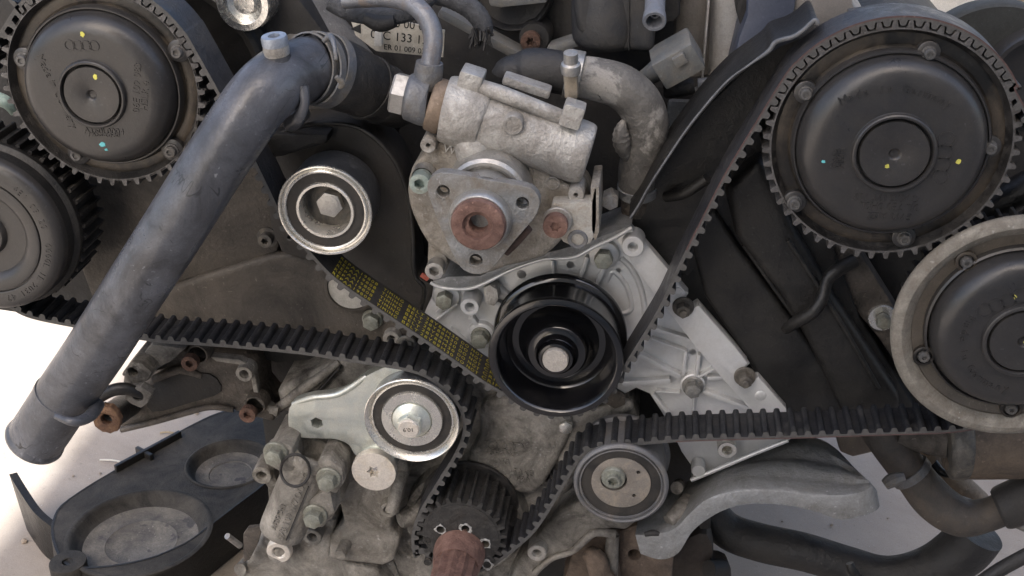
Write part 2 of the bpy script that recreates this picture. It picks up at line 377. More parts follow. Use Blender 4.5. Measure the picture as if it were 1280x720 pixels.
def at(s):
    s %= TOT; lo, hi = 0, len(pp)
    while hi-lo > 1:
        m = (lo+hi)//2
        if cum[m] <= s: lo = m
        else: hi = m
    t = (s-cum[lo])/max(1e-9, cum[lo+1]-cum[lo]); a, b = pp[lo], pp[(lo+1) % len(pp)]
    return a.lerp(b, t)
def at_n(s):
    d = at(s+.0012)-at(s-.0012); d.normalize(); return at(s), Vector((-d.z, 0, d.x)), d   # normal to the left of travel (tooth side)
PF = [(0, 0), (.21, 0), (.40, 0), (.445, .3), (.49, .8), (.56, 1), (.68, 1.04), (.80, 1), (.87, .8), (.915, .3), (.955, 0)]
BACK, TH = .0023, .0032
bb = newbm(); rows = []
toothpos = []
for k in range(NT):
    for f, h in PF:
        s = (k+f)*PITCH; p, nn, d = at_n(s)
        rows.append((p, p+nn*BACK, p+nn*(BACK+TH*h)))
    toothpos.append(at_n((k+.68)*PITCH)[0])
def belt_strip(bm, ring_a, ring_b):
    m = len(ring_a)
    for i in range(m):
        j = (i+1) % m
        try: bm.faces.new((ring_a[i], ring_a[j], ring_b[j], ring_b[i]))
        except ValueError: pass
yy = Vector((0, BW, 0))
so = [bb.verts.new(r[0]) for r in rows]; sob = [bb.verts.new(r[0]+yy) for r in rows]
mi = [bb.verts.new(r[1]) for r in rows]; mib = [bb.verts.new(r[1]+yy) for r in rows]
tp = [bb.verts.new(r[2]) if (r[2]-r[1]).length > 1e-6 else mi[i] for i, r in enumerate(rows)]
tpb = [bb.verts.new(r[2]+yy) if (r[2]-r[1]).length > 1e-6 else mib[i] for i, r in enumerate(rows)]
belt_strip(bb, tp, tpb)
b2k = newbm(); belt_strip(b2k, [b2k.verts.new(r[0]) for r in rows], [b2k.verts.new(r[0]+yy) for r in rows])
bmesh.ops.delete(bb, geom=[q for q in so+sob], context='VERTS'); bmesh.ops.recalc_face_normals(b2k, faces=b2k.faces)
bmesh.ops.recalc_face_normals(bb, faces=bb.faces)
belt = thing('timing_belt', 'long black toothed rubber belt looped over the cam wheels, yellow print on its back', 'belt', P(690, 530))
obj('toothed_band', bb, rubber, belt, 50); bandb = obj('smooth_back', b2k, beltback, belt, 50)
be = newbm()
m = len(rows)
for (a, b_, yv) in ((0, 1, Vector((0, -.00005, 0))), (1, 2, Vector((0, -.00005, 0))), (0, 1, yy), (1, 2, yy)):
    A = [r[a]+yv for r in rows]; B2 = [r[b_]+yv for r in rows]
    for i in range(m):
        j = (i+1) % m
        q = []
        for x in (A[i], A[j], B2[j], B2[i]):
            if not q or all((x-y).length > 1e-7 for y in q): q.append(x)
        if len(q) > 2: be.faces.new([be.verts.new(x) for x in q])
obj('cut_edge', be, rubber_edge, belt, 0)
# red fabric line along the front edge, on the runs where it shows
br = newbm(); sa = None
for k in range(0, m, 2):
    p = rows[k][0]; q = rows[(k+2) % m][0]
    if p.x > P(842, 552).x and (p.z < P(0, 500).z or p.x > P(850, 330).x or True) and p.x < 1:
        nn = (rows[k][1]-p).normalized(); n2 = (rows[(k+2) % m][1]-q).normalized(); o = Vector((0, -.0001, 0))
        br.faces.new([br.verts.new(x) for x in (p+o, q+o, q+o+n2*.0009, p+o+nn*.0009)])
        br.faces.new([br.verts.new(x) for x in (p-nn*.00006, q-n2*.00006, q-n2*.00006+Vector((0, .0006, 0)), p-nn*.00006+Vector((0, .0006, 0)))])
obj('red_fabric_line', br, red_edge, belt, 0)
# print on the smooth back between the upper idler and the black pulley
Aq, Bq2 = P(418, 346), P(607, 477); d = (Bq2-Aq).normalized(); bas = Matrix((d, Vector((0, 1, 0)), d.cross(Vector((0, 1, 0))))).transposed()
pb = newbm()
for row in range(5):
    for x0, x1, s in ((414, 461, 'REPAA19808'), (469, 494, 'TIMING'), (500, 519.5, 'BELT'), (523, 564, '28Y88M30'), (568, 596, 'DO NOT'), (601, 630, 'CRIMP')):
        c = Aq.lerp(Bq2, ((x0+x1)/2-418)/(607-418)); ln = (Bq2-Aq).length*(x1-x0)/(607-418)
        size = .0050; bt = text(s, (0, 0, 0), size, None, None, basis=Matrix.Identity(3), thick=.00002, name=None, bold=.001)
        wd = max(q.co.x for q in bt.verts)-min(q.co.x for q in bt.verts)
        bmesh.ops.scale(bt, vec=(ln/wd, 1, 1), verts=bt.verts); bmesh.ops.transform(bt, matrix=bas.to_4x4(), verts=bt.verts)
        # ride on the curved belt surface: project each vertex onto the local belt line
        cc = Vector((c.x, .0028+row*.0056, c.z))
        bmesh.ops.translate(bt, vec=cc, verts=bt.verts); merge(pb, bt)
# snap print to belt surface
seg = [(r[0], (r[0]-r[1]).normalized()) for r in rows if P(380, 300).x < r[0].x < P(665, 500).x and r[0].z < P(400, 290).z and r[0].z > P(600, 520).z]
for vv in pb.verts:
    best = min(seg, key=lambda q: (q[0].x-vv.co.x)**2+(q[0].z-vv.co.z)**2)
    n_ = best[1]; h = (Vector((vv.co.x, 0, vv.co.z))-Vector((best[0].x, 0, best[0].z))).dot(n_)
    vv.co -= n_*(h-.00012)
obj('yellow_print', pb, yellow, bandb, 0)

# ================================================================== cam wheels
def gear(bm, c, rt, h, y0, y1, rin, amid=90, frac=.5):
    N = round(2*math.pi*(rt+BO)/PITCH)
    # line a gap up with the belt tooth nearest the middle of the wrap
    mid = Vector((c.x+rt*math.cos(R_(amid)), 0, c.z+rt*math.sin(R_(amid))))
    tpn = min(toothpos, key=lambda q: (Vector((q.x, 0, q.z))-mid).length); a0 = math.atan2(tpn.z-c.z, tpn.x-c.x)
    pf = [(0, 0), (.25, 0), (.31, .35), (.36, .85), (.41, 1), (.59, 1), (.64, .85), (.69, .35), (.75, 0)]
    b = newbm(); fo = []; bo = []; fi = []; bi = []
    for k in range(N):
        for f, hh in pf:
            a = a0+2*math.pi*(k+f)/N; r = rt-h+h*hh
            ca, sa_ = math.cos(a), math.sin(a)
            fo.append(b.verts.new((c.x+r*ca, y0, c.z+r*sa_))); bo.append(b.verts.new((c.x+r*ca, y1, c.z+r*sa_)))
            fi.append(b.verts.new((c.x+rin*ca, y0, c.z+rin*sa_))); bi.append(b.verts.new((c.x+rin*ca, y1, c.z+rin*sa_)))
    n = len(fo)
    for i in range(n):
        j = (i+1) % n
        b.faces.new((fo[i], fo[j], bo[j], bo[i])); b.faces.new((fi[i], fi[j], fo[j], fo[i])); b.faces.new((fi[j], fi[i], bi[i], bi[j])); b.faces.new((bi[i], bi[j], bo[j], bo[i]))
    bmesh.ops.recalc_face_normals(b, faces=b.faces); merge(bm, b)
def arc_text(s, c, r, a_mid, size, m, parent, th=.00025, inward=False, sp=1.0):
    """letters round an arc, tops pointing outwards (or inwards)"""
    step = size*.62*sp/r; bm = newbm(); n = len(s)
    for i, ch in enumerate(s):
        if ch == ' ': continue
        a = a_mid+((n-1)/2-i)*step*(-1 if inward else 1)
        ang = math.degrees(a)-90+(180 if inward else 0)
        merge(bm, text(ch, (c.x+r*math.cos(a), c.y, c.z+r*math.sin(a)), size, None, None, ang=ang, thick=th, name=None))
    return obj('lettering', bm, m, parent, 0)
def lat(parent, name, prof, c, k, m, n=72):
    bm = newbm(); lathe(bm, [(r*k, y) for r, y in prof], c, n); return obj(name, bm, m, parent)

dullbolt = mat('dull_wheel_bolt', (.13, .128, .125), .42, .5, .2, 150, (.08, .07, .06), .4, 80, .2, 900)
def cam_wheel(c, rt, label, boltpx, adj, hub, amid, ry=.0, name='camshaft_sprocket'):
    t = thing(name, label, 'sprocket', c, 'cam wheels on the engine front'); k = rt/157.0
    bm = newbm(); gear(bm, c, rt, .0042, 0.0, .030, 146*k, amid); obj('tooth_ring', bm, gearmetal, t, 30)
    lat(t, 'rim_wall', [(149.5*k/k, .0004), (146, .001), (143, .0045), (139, .0065), (139, .024)], c, k, darkgear)
    lat(t, 'hub_plate', [(141, .0065), (136, .0055), (125, .006), (121, .004), (112, .004)], c, k, hub)
    lat(t, 'adjuster_cover', [(122, .0055), (121.5, .0005), (119.5, -.001), (117.5, -.001), (117, .001), (115.5, .0012), (115, -.002), (113, -.0055), (109, -.009), (103, -.0118), (95, -.0135), (86, -.014), (52, -.014), (51, -.0145), (50.6, -.0165), (49, -.0172), (46.6, -.0172), (45.4, -.016), (45, -.0125), (42.5, -.0122)], c, k, adj, 96)
    lat(t, 'centre_cap', [(43, -.0115), (42.5, -.0155), (41.5, -.0163), (9, -.0163), (7, -.0158), (5, -.0143), (0, -.0138)], c, k, adj)
    for px, py in boltpx:
        q = P(px, py, .001); q.y = .0045; r = pr(px, py, 7.4)
        bm = newbm(); lathe(bm, [(r*2.0, .003), (r*1.95, -.003), (r*1.75, -.0035), (0, -.0035)], q, 28); lug = obj('bolt_lug', bm, adj, t)
        bm = newbm(); lathe(bm, [(r*1.25, -.0035), (r*1.25, -.0045), (r, -.0047), (r, -.0075), (r*.85, -.0082), (r*.5, -.0082), (r*.45, -.0072), (0, -.007)], q, 20); obj('bolt', bm, dullbolt, lug)
    return t, k
U, k = cam_wheel(C_UR, R_UR, 'large toothed cam wheel with teal dot, MADE IN GERMANY moulded above its centre cap', ((1161, 66), (1007, 116), (993, 253), (1130, 297), (1237, 184)), adjplas, hubmetal, 100)
cf = C_UR+Vector((0, -.0141, 0))
arc_text('Made in Germany', Vector((C_UR.x-.003, cf.y, C_UR.z-.022)), .066*k/k*1.0-.006, R_(90), .0072, adjplas, U, .0004, sp=.98)
text('C XTE 13T 1L3', P(1108, 247, -.0142), .0058, adjplas, U, 180, .0003)
text('0JL 7E0 0H0L', P(1112, 258, -.0142), .0062, adjplas, U, 180, .0003)
text('EW0 AEZ', P(1112, 270, -.0142), .0062, adjplas, U, 180, .0003)
for j, s in enumerate(('PA66', 'GF30', 'HSLR')): text(s, P(1044+j*4, 198, -.0142), .0055, adjplas, U, 90, .0003)
rings_logo(P(1180, 198, -.0142), .020, adjplas, U, 90, .0004)
def blob(px, py, Y, r, m, parent, name='paint_mark', hole=False, sq=.8):
    bm = newbm(); c = P(px, py, Y); rr = pr(px, py, r*.72); n = 14
    rad = [rr*random.uniform(.7, 1.15) for _ in range(n)]
    pts = [(c.x+rad[i]*math.cos(2*math.pi*i/n), c.z+rad[i]*sq*math.sin(2*math.pi*i/n)) for i in range(n)]
    hl = [[(c.x+.45*rad[i]*math.cos(2*math.pi*i/n), c.z+.45*rad[i]*sq*math.sin(2*math.pi*i/n)) for i in range(n)]] if hole else ()
    prism(bm, pts, Y-.00012, Y, 0, holes=hl); return obj(name, bm, m, parent, 0)
blob(1029, 202, -.0142, 4, tealpaint, U); blob(1109, 208, -.0164, 4, yellowmark, U, sq=1); blob(1198, 202, -.0142, 5, yellowmark, U, sq=1)

V, k = cam_wheel(C_UL, R_UL, 'large toothed cam wheel with a blue paint dab, partly behind the slanting blue-grey pipe', ((223, 64), (215, 188), (98, 192), (30, 74)), adjplas, hubmetal, 40)
rings_logo(P(102, 57, -.0142), .0135, adjplas, V, 0, .0004)
text('Made in Germany', P(71, 115, -.0142), .0068, adjplas, V, -72, .0003); text('06E 109 083', P(171, 110, -.0142), .0064, adjplas, V, 80, .0003); text('HSLR 4', P(181, 120, -.0142), .0064, adjplas, V, 80, .0003)
text('A160L0004', P(130, 164, -.0142), .0056, adjplas, V, 0, .0003); text('PA66-GF30', P(130, 168.5, -.0142), .0044, adjplas, V, 0, .0003)
blob(103, 43, -.0142, 4, yellowmark, V, sq=1.3); blob(119, 96, -.0164, 4, yellowmark, V, sq=1.2); blob(128, 181, -.0142, 6, tealpaint, V); blob(133, 187, -.0142, 3, tealpaint, V)

# lower wheel on the right: toothed ring behind a wide cream front flange
def flanged_wheel(c, rt, label, amid):
    t = thing('camshaft_sprocket', label, 'sprocket', c, 'cam wheels on the engine front')
    bm = newbm(); gear(bm, c, rt, .0042, 0.0, .030, rt*.8, amid); obj('tooth_ring', bm, darkgear, t, 30); return t
W = flanged_wheel(C_LR, R_LR, 'cam wheel with a wide dirty cream rim, its belt running off below it', 270)
cl = P(1272, 411.5, -.007); k = pr(1272, 411, 1.0, -.007)
lat(W, 'front_flange', [(138, .0085), (150, .006), (153.5, .003), (154, .0005), (152.5, -.0015), (148, -.003), (141, -.0035), (136, -.002), (131, .0005), (128, .002)], cl, k, rimdirty, 96)
lat(W, 'hub_plate', [(129, .0015), (127, .003), (119, .0035), (113, .0045), (108, .0045)], cl, k, adjbrown, 96)
lat(W, 'adjuster_cover', [(113, .006), (112, .0005), (109.5, -.0005), (108.5, .002), (107, .003), (106, .0005), (104, -.004), (100, -.0085), (94, -.0115), (87, -.013), (80, -.0135), (50, -.0138), (49, -.0165), (47, -.0172), (44.5, -.0172), (43.2, -.016), (43, -.012), (40, -.012)], cl, k, adjplas, 96)
lat(W, 'centre_cap', [(41.5, -.011), (41, -.0155), (40, -.0163), (8, -.0163), (5, -.0143), (0, -.0138)], cl, k, adjplas)
for px, py in ((1207, 325), (1154, 443), (1263, 508), (1372, 470), (1330, 318)):
    q = P(px, py, -.004); q.y = -.003; r = pr(px, py, 6.5)
    bm = newbm(); lathe(bm, [(r*2.1, .003), (r*2.05, -.0035), (r*1.8, -.004), (r*1.5, -.004), (r*1.45, -.002), (0, -.002)], q, 28); lug = obj('bolt_lug', bm, hubmetal, W)
    bm = newbm(); lathe(bm, [(r*1.2, -.001), (r*1.15, -.0045), (r*.95, -.006), (r*.45, -.006), (r*.4, -.0045), (0, -.0045)], q, 20); obj('bolt', bm, dullbolt, lug)
cw = cl+Vector((0, -.0137, 0))
arc_text('Made in Germany', cw, k*71, R_(212), .0072, adjplas, W, .0004, inward=True)
rings_logo(P(1253, 379, cw.y), .019, adjplas, W, 30, .0004)
blob(1268, 371, cw.y, 4, yellowmark, W, sq=1.2); blob(1282, 428, cl.y-.0164, 3.5, yellowmark, W, sq=1.1)

X = flanged_wheel(C_LL, R_LL, 'cam wheel with a thick rounded grey cover beside the slanting pipe, half out of view', 220)
cl = C_LL+Vector((0, -.020, 0)); k = pr(-26, 295, 1.0, -.02)
lat(X, 'drum', [(80, .022), (110, .0205), (112.5, .0185), (112.5, .015), (110, .0135), (106.5, .0125), (105.5, .004)], cl, k, blackplas, 96)
lat(X, 'rounded_cover', [(105.8, .0045), (105, .0015), (102.5, -.0015), (98, -.0032), (92, -.0038), (80, -.004), (78.5, -.0036), (78, -.0022), (76.6, -.0022), (76, -.0036), (73, -.004), (64, -.0035), (58, -.002), (54, .001), (30, .0015), (28, -.001), (26, -.0022), (22, -.0024), (20, -.001), (18, .004), (0, .004)], cl, k, adjplas, 96)
arc_text('4E1 09 20', cl+Vector((0, -.0040, 0)), k*87, R_(30), .006, adjplas, X, .0003); arc_text('0000L 1E', cl+Vector((0, -.0040, 0)), k*87, R_(-22), .006, adjplas, X, .0003); arc_text('2031 47', cl+Vector((0, -.0040, 0)), k*87, R_(-62), .006, adjplas, X, .0003)

# ================================================================== idlers, tensioner, black pulley
c = P(406, 264, -.004); k = pr(406, 264, 1, -.004)
I = thing('idler_pulley', 'bright-rimmed idler pulley with deep bore and hex bolt, above the yellow print', 'pulley', c)
lat(I, 'drum', [(50, .033), (56.5, .033), (57.5, .032), (57.8, .001)], c, k, mat('idler_drum_steel', (.17, .18, .20), .28, .8, .2, 40, (.08, .076, .07), .38, 16, .08, 700, drough=.4))
lat(I, 'outer_race', [(57.9, .0025), (60, .0015), (60.4, .0005), (59.6, -.0004), (58, -.0006), (56.6, .0002), (56, .0022), (54, .0024), (53.6, .0008), (52, .0004), (50.2, .0008), (50, .003)], c, k, race, 96)
lat(I, 'seal', [(50.5, .0022), (46, .0016), (42, .002), (37, .0018)], c, k, seal)
lat(I, 'inner_race', [(37.6, .002), (37.2, .0005), (36.4, 0), (33.5, 0), (32.8, .0008), (32.6, .017)], c, k, race)
lat(I, 'bore_washer', [(32.7, .016), (27, .0155), (26.6, .0145), (25, .0142), (0, .0142)], c, k, darkbolt)
hexbolt((c.x+.001, c.y+.0145, c.z+.001), k*17.5, steel_dull, I, flange=0, h=.005, a0=.3)

c = P(514, 527, -.007); k = pr(514, 527, 1, -.007)
J = thing('idler_pulley', 'flanged idler pulley with a zinc bolt marked 10.9, on the tensioner lever', 'pulley', c)
lat(J, 'drum', [(45, .035), (57, .035), (57, .004)], c, k, MATS['idler_drum_steel'])
lat(J, 'front_flange', [(57, .0045), (59.5, .003), (60.5, .0015), (60.3, .0004), (59.3, 0), (57.8, .0004), (54, .004), (53, .0046), (52.4, .0036), (50.4, .0034), (50, .005)], c, k, race, 96)
lat(J, 'seal', [(50.4, .0045), (45, .0038), (40, .0045), (38, .0045)], c, k, seal)
lat(J, 'face_washer', [(39.4, .005), (39, .0025), (38.2, .0018), (26, .0018), (25, .003), (22, .0032)], c, k, race)
lat(J, 'bolt_flange', [(25, .003), (24.4, .0012), (22, .0002), (17, -.0012), (14, -.0018)], c, k, zinc)
hexbolt((c.x, c.y-.0008, c.z), k*16.5, zinc, J, flange=0, h=.006, a0=.1)
lat(J, 'bolt_face', [(13.2, -.0086), (12.8, -.0098), (12, -.0102), (0, -.0102)], c, k, silverwash)
text('10.9', (c.x, c.y-.0103, c.z), .0045, darkbolt, J, 186, .0001)

c = P(776, 607, -.006); k = pr(776, 607, 1, -.006)
T = thing('tensioner_pulley', 'grey belt tensioner pulley with beige two-hole disc and offset bolt', 'pulley', c)
tgrey = mat('tensioner_grey', (.15, .15, .155), .5, .35, .12, 60, (.20, .175, .15), .3, 40, .1, 700)
lat(T, 'drum', [(40, .040), (60, .040), (61, .038), (60.5, .0355), (56, .034), (56, .004)], c, k, tgrey, 96)
lat(T, 'front_flange', [(56, .005), (58.6, .0045), (59.6, .003), (59.3, .0015), (57.4, .0004), (55.8, 0), (54.2, .0004), (53.7, .002), (52.2, .0022), (51.8, .001), (50.2, .0008), (49.7, .003)], c, k, tgrey, 96)
lat(T, 'seal', [(50, .0024), (45, .0018), (38, .0022), (36, .0022)], c, k, seal)
bm = newbm(); h1, h2, h3 = P(798, 592, c.y), P(792.5, 621, c.y), P(767, 601, c.y)
prism(bm, circ(c.x, c.z+.0012, k*37, 64), c.y+.0012, c.y+.004, .0003, 2, holes=[circ(h1.x, h1.z, k*2.6, 12), circ(h2.x, h2.z, k*2.6, 12), circ(h3.x, h3.z, k*16.5, 32)])
beige = mat('beige_disc', (.235, .212, .185), .48, .35, .06, 60, (.33, .28, .22), .3, 30, .06, 900)
obj('eccentric_disc', bm, beige, T)
lat(T, 'disc_recess', [(36, .004), (0, .0055)], c, k, seal)
q = P(766.5, 599, c.y-.002)
bm = newbm(); lathe(bm, [(k*15, .0035), (k*15, .0008), (k*14, 0), (0, 0)], q, 36); prism(bm, circ(q.x, q.z, k*8.4, 28), q.y-.004, q.y+.001, .0004, 2, holes=[hexpts(q.x, q.z, k*6.4, .2)]); lathe(bm, [(0, .0002), (k*8, .0002)], q, 20)
obj('bolt', bm, olive, T)

c = P(694.5, 449, -.004); k = pr(694.5, 449, 1, -.004)
Bk = thing('water_pump_pulley', 'glossy black double-flanged pulley with bright centre stud in the middle of the engine', 'pulley', c)
lat(Bk, 'front_dish', [(22, .007), (24.5, .003), (26, .004), (28, .0075), (33, .0085), (36, .0085), (39, .010), (42, .015), (45, .021), (52, .0245), (60, .0245), (62.5, .0225), (63.5, .022), (66, .021), (70, .010), (73, .002), (75, -.0003), (77, -.0012), (80, -.001), (84, -.0004), (85.2, .0012), (84.6, .0032), (80.5, .0048), (80, .006), (80, .030)], c, k, blackpaint, 112)
lat(Bk, 'rear_flange', [(80, .030), (84, .0308), (86, .032), (87, .034), (86.5, .036), (80, .038), (40, .038)], c, k, blackpaint, 112)
lat(Bk, 'hub_collar', [(23, .008), (22.5, .002), (21, .0002), (18, -.0002), (16.6, .0006), (16.4, .003)], c, k, blackpaint)
lat(Bk, 'centre_stud', [(16.5, .004), (16.2, -.0018), (15.2, -.0028), (1.2, -.003), (0, -.0024)], c, k, mat('stud_steel', (.50, .47, .43), .5, .6, .1, 200, (.36, .32, .28), .35, 120, .2, 900))

# ================================================================== crank sprocket and crank bolt
K = thing('crankshaft_sprocket', 'black ribbed toothed crank wheel with white-rimmed bolt holes', 'sprocket', C_CR)
bm = newbm(); gear(bm, C_CR, R_CR, .0045, -.001, .036, R_CR*.70, 180)
N_ = 8; obj('tooth_ring', bm, crankgear, K, 30)
k = R_CR/57.0
hs_ = [P(x, y, -.001) for x, y in ((551, 661), (582, 660), (607, 679), (609, 705), (533, 675), (535, 702))]
bm = newbm(); prism(bm, circ(C_CR.x, C_CR.z, R_CR*.82, 64), -.0015, .004, 0, holes=[circ(h.x, h.z, k*5.2, 14) for h in hs_]); obj('front_face', bm, crankgear, K)
lat(K, 'back_flange', [(30, .036), (63, .036), (64.5, .037), (64.5, .039), (30, .039)], C_CR, k, darkgear)
for i, h in enumerate(hs_):
    bm = newbm(); n = 16
    if i < 4:
        o_ = [(h.x+k*random.uniform(5.7, 9.4)*math.cos(2*math.pi*j/n), h.z+k*random.uniform(5.7, 9.4)*math.sin(2*math.pi*j/n)) for j in range(n)]
        prism(bm, o_, -.0021, -.0016, .0002, holes=[circ(h.x, h.z, k*5.3, 14)]); obj('scraped_hole_rim', bm, whitescrape, K)
    bm = newbm(); lathe(bm, [(k*5.3, -.001), (k*5.0, .001), (k*5.2, .0022), (k*4.8, .0034), (k*4.8, .008), (0, .008)], h, 14); obj('threaded_hole', bm, darkbolt, K)
cb = thing('crank_bolt', 'thick rusty red-brown bolt sticking out of the crank wheel', 'bolt', P(577, 690, 0))
q = P(575, 688, -.001); r = pr(575, 688, 31)
bm = newbm(); lathe(bm, [(r, .004), (r*1.04, -.001), (r*1.04, -.006), (r*.98, -.009), (r*.96, -.016), (r*.9, -.019), (0, -.019)], q, 40); obj('collar', bm, rustred, cb)
bm = newbm(); pts = []
for i in range(24):
    a = 2*math.pi*i/24; rr = r*(.92 if i % 2 == 0 else .80); pts.append((q.x+rr*math.cos(a), q.z+rr*math.sin(a)))
prism(bm, pts, q.y-.052, q.y-.018, .0008); obj('splined_head', bm, rustred, cb)

# ================================================================== helpers for castings
def plate(name, pts, y0, y1, m, parent, bev=.001, seg=2, n=0, holes=(), taper=0.0, ref=None):
    bm = newbm(); Y = y0 if ref is None else ref
    prism(bm, px2(pts, Y, n), y0, y1, bev, seg, holes=[circ(P(x, y, Y).x, P(x, y, Y).z, pr(x, y, r, Y), 20) for x, y, r in holes], taper=taper)
    return obj(name, bm, m, parent)
def bar(bm, a, b, wd, y0, y1, bev=.0008):
    """raised rib between two world points in the XZ plane"""
    d = Vector((b.x-a.x, 0, b.z-a.z)); L_ = d.length; d.normalize(); n_ = Vector((-d.z, 0, d.x))*wd/2
    prism(bm, [((a+n_).x, (a+n_).z), ((b+n_).x, (b+n_).z), ((b-n_).x, (b-n_).z), ((a-n_).x, (a-n_).z)], y0, y1, bev, 2)
def rib(parent, p, q, w_px, y0, y1, m, name='rib', bev=.0008):
    bm = newbm(); bar(bm, P(*p, y0), P(*q, y0), pr(*p, w_px, y0), y0, y1, bev); return obj(name, bm, m, parent)
def hose(name, parent, pts, m, n=24, sm=6, rib_=None, cap=True):
    """pts: (px, py, Y, radius px)"""
    bm = newbm(); tube(bm, [P(a, b, y) for a, b, y, r in pts], [pr(a, b, r, y) for a, b, y, r in pts], n, cap, sm, rib_); return obj(name, bm, m, parent)
def ringband(name, parent, p, q, r, wd, m, n=36, th=1.06):
    """band round a pipe at world p, axis p->q"""
    bm = newbm(); ax = (q-p).normalized()
    lathe(bm, [(r, -wd/2), (r*th, -wd/2*.9), (r*th, wd/2*.9), (r, wd/2)], p, n, ax); return obj(name, bm, m, parent)

# ================================================================== engine mass behind everything
eb = thing('engine_block', 'dark sooty engine block behind the belt drive', 'engine block', P(600, 640, .12))
plate('block', [(318, 448), (430, 300), (520, 120), (1000, 100), (1080, 300), (1010, 520), (940, 575), (880, 615), (850, 690), (700, 745), (350, 745), (338, 620)], .105, .50, darkdeep, eb, .004)
hl = thing('cylinder_head', 'dirty brown cylinder head plate behind the slanting pipe', 'cylinder head', P(230, 420, .06))
plate('head_casting', [(-60, 40), (40, -60), (330, -60), (420, 60), (500, 300), (520, 440), (345, 455), (200, 418), (60, 398), (-60, 380)], .075, .40, darkdeep, hl, .004)
plate('upper_plate', [(60, 225), (150, 215), (230, 190), (318, 170), (334, 235), (350, 300), (346, 316), (222, 353), (190, 380), (120, 385)], .055, .078, headplate, hl, .002)
plate('lower_plate', [(120, 392), (185, 372), (221, 356), (342, 318), (380, 322), (440, 345), (500, 392), (520, 425), (510, 452), (430, 440), (340, 428), (190, 408)], .050, .078, headplate, hl, .005, 4, 2)
sockbolt(P(335, 296, .055), pr(335, 296, 9, .05), darkbolt, hl, h=.008, star=True, flange=1.5)
hexbolt(P(466, 398, .05), pr(466, 398, 11, .05), olive, hl, flange=1.2)
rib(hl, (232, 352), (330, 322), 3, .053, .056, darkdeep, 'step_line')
# round white hole plate behind the printed belt run
c = P(437, 362, .046); k = pr(437, 362, 1, .046)
lat(hl, 'round_port_ring', [(33, .006), (33, .0005), (31.5, 0), (29, 0), (28, .003)], c, k, headplate, 48)
lat(hl, 'port_face', [(28.5, .002), (0, .002)], c, k, mat('chalky_face', (.42, .40, .36), .8, 0, .2, 60), 40)
hexbolt(P(508, 430, .045), pr(508, 430, 10, .045), greybolt, hl, flange=1.3)
boss(P(489, 424, .044), pr(489, 424, 11, .044), castalu, hl)

hr = thing('cylinder_head', 'tan edged cylinder head behind the two cam wheels with a washer bolt between them', 'cylinder head', P(1100, 500, .06))
plate('head_casting', [(840, 260), (960, 90), (1020, 45), (1120, 25), (1200, 60), (1320, 200), (1320, 470), (1180, 530), (1020, 540), (950, 500)], .085, .40, darkdeep, hr, .004)
plate('gasket_edge', [(1020, 310), (1068, 305), (1125, 395), (1160, 470), (1130, 470), (1100, 425), (1062, 380)], .060, .09, grime, hr, .002)
c = P(1103, 398, .058); hexbolt(c, pr(1103, 398, 9.5, .058), olive, hr, flange=0, h=.006); lat(hr, 'washer', [(18, .004), (18, .001), (17, 0), (0, 0)], c, pr(1103, 398, 1, .058), race, 36)
lat(hr, 'washer', [(13, .004), (13, .001), (12, 0), (0, 0)], P(968, 272, .045), pr(968, 272, 1, .045), castalu, 36)
hose('cam_shaft_stub', hr, [(1180, 300, .05, 16), (1235, 262, .05, 20), (1290, 232, .05, 22)], blackplas)

# ================================================================== rear covers
rc = thing('rear_belt_cover', 'black moulded plastic belt cover panel beside the clean aluminium plate', 'cover', P(1000, 520, .05))
plate('panel', [(832, 340), (870, 270), (930, 175), (975, 110), (1045, 320), (1075, 400), (1150, 520), (1140, 545), (960, 545), (905, 440)], .052, .086, blackplas, rc, .003)
plate('raised_field', [(905, 235), (952, 195), (1000, 300), (1042, 372), (1128, 500), (1122, 540), (1062, 540), (1010, 430), (975, 370), (920, 300)], .034, .056, blackplas, rc, .009, 5)
plate('raised_field', [(862, 300), (893, 262), (925, 312), (980, 385), (1050, 480), (1085, 540), (985, 540), (930, 445), (880, 370)], .043, .056, blackplas, rc, .005, 4)
hose('moulded_handle', rc, [(982, 412, .036, 6), (996, 402, .028, 8), (1016, 390, .024, 8), (1028, 372, .026, 8), (1034, 350, .032, 8), (1046, 338, .034, 9), (1068, 326, .040, 9)], blackplas)
hose('rib', rc, [(930, 306, .040, 3), (978, 374, .040, 3), (1040, 458, .040, 3), (1064, 498, .041, 3)], blackplas)
hose('rib', rc, [(985, 300, .031, 3), (1040, 385, .031, 3), (1098, 485, .032, 3)], blackplas)
fp = thing('belt_shield', 'black upright belt shield with a pale torn upper edge, between return hose and cam wheel', 'cover', P(800, 280, .03))
plate('inner_panel', [(788, 278), (806, 240), (835, 198), (885, 132), (935, 85), (975, 58), (1020, 40), (1080, 60), (1000, 160), (930, 260), (860, 345), (828, 332), (806, 300)], .050, .070, blackplas, fp, .001)
edge = [(752, 258), (770, 264), (788, 272), (800, 256), (812, 233), (832, 200), (858, 163), (884, 130), (912, 100), (938, 80), (960, 64), (970, 53), (990, 46), (1004, 38), (1018, 26), (1022, 30)]
bm = newbm(); e3 = catmull([tuple(P(a, b, .012)) for a, b in edge[2:]], 4, False); n0 = []
b_ = newbm(); ra, rb, rc_, rd = [], [], [], []
for i, p in enumerate(e3):
    p = Vector(p); t = (Vector(e3[min(i+1, len(e3)-1)])-Vector(e3[max(i-1, 0)])).normalized(); nn = Vector((-t.z, 0, t.x))*.0011
    ra.append(b_.verts.new(p+nn)); rb.append(b_.verts.new(p-nn)); rc_.append(b_.verts.new(p-nn+Vector((0, .045, 0)))); rd.append(b_.verts.new(p+nn+Vector((0, .045, 0))))
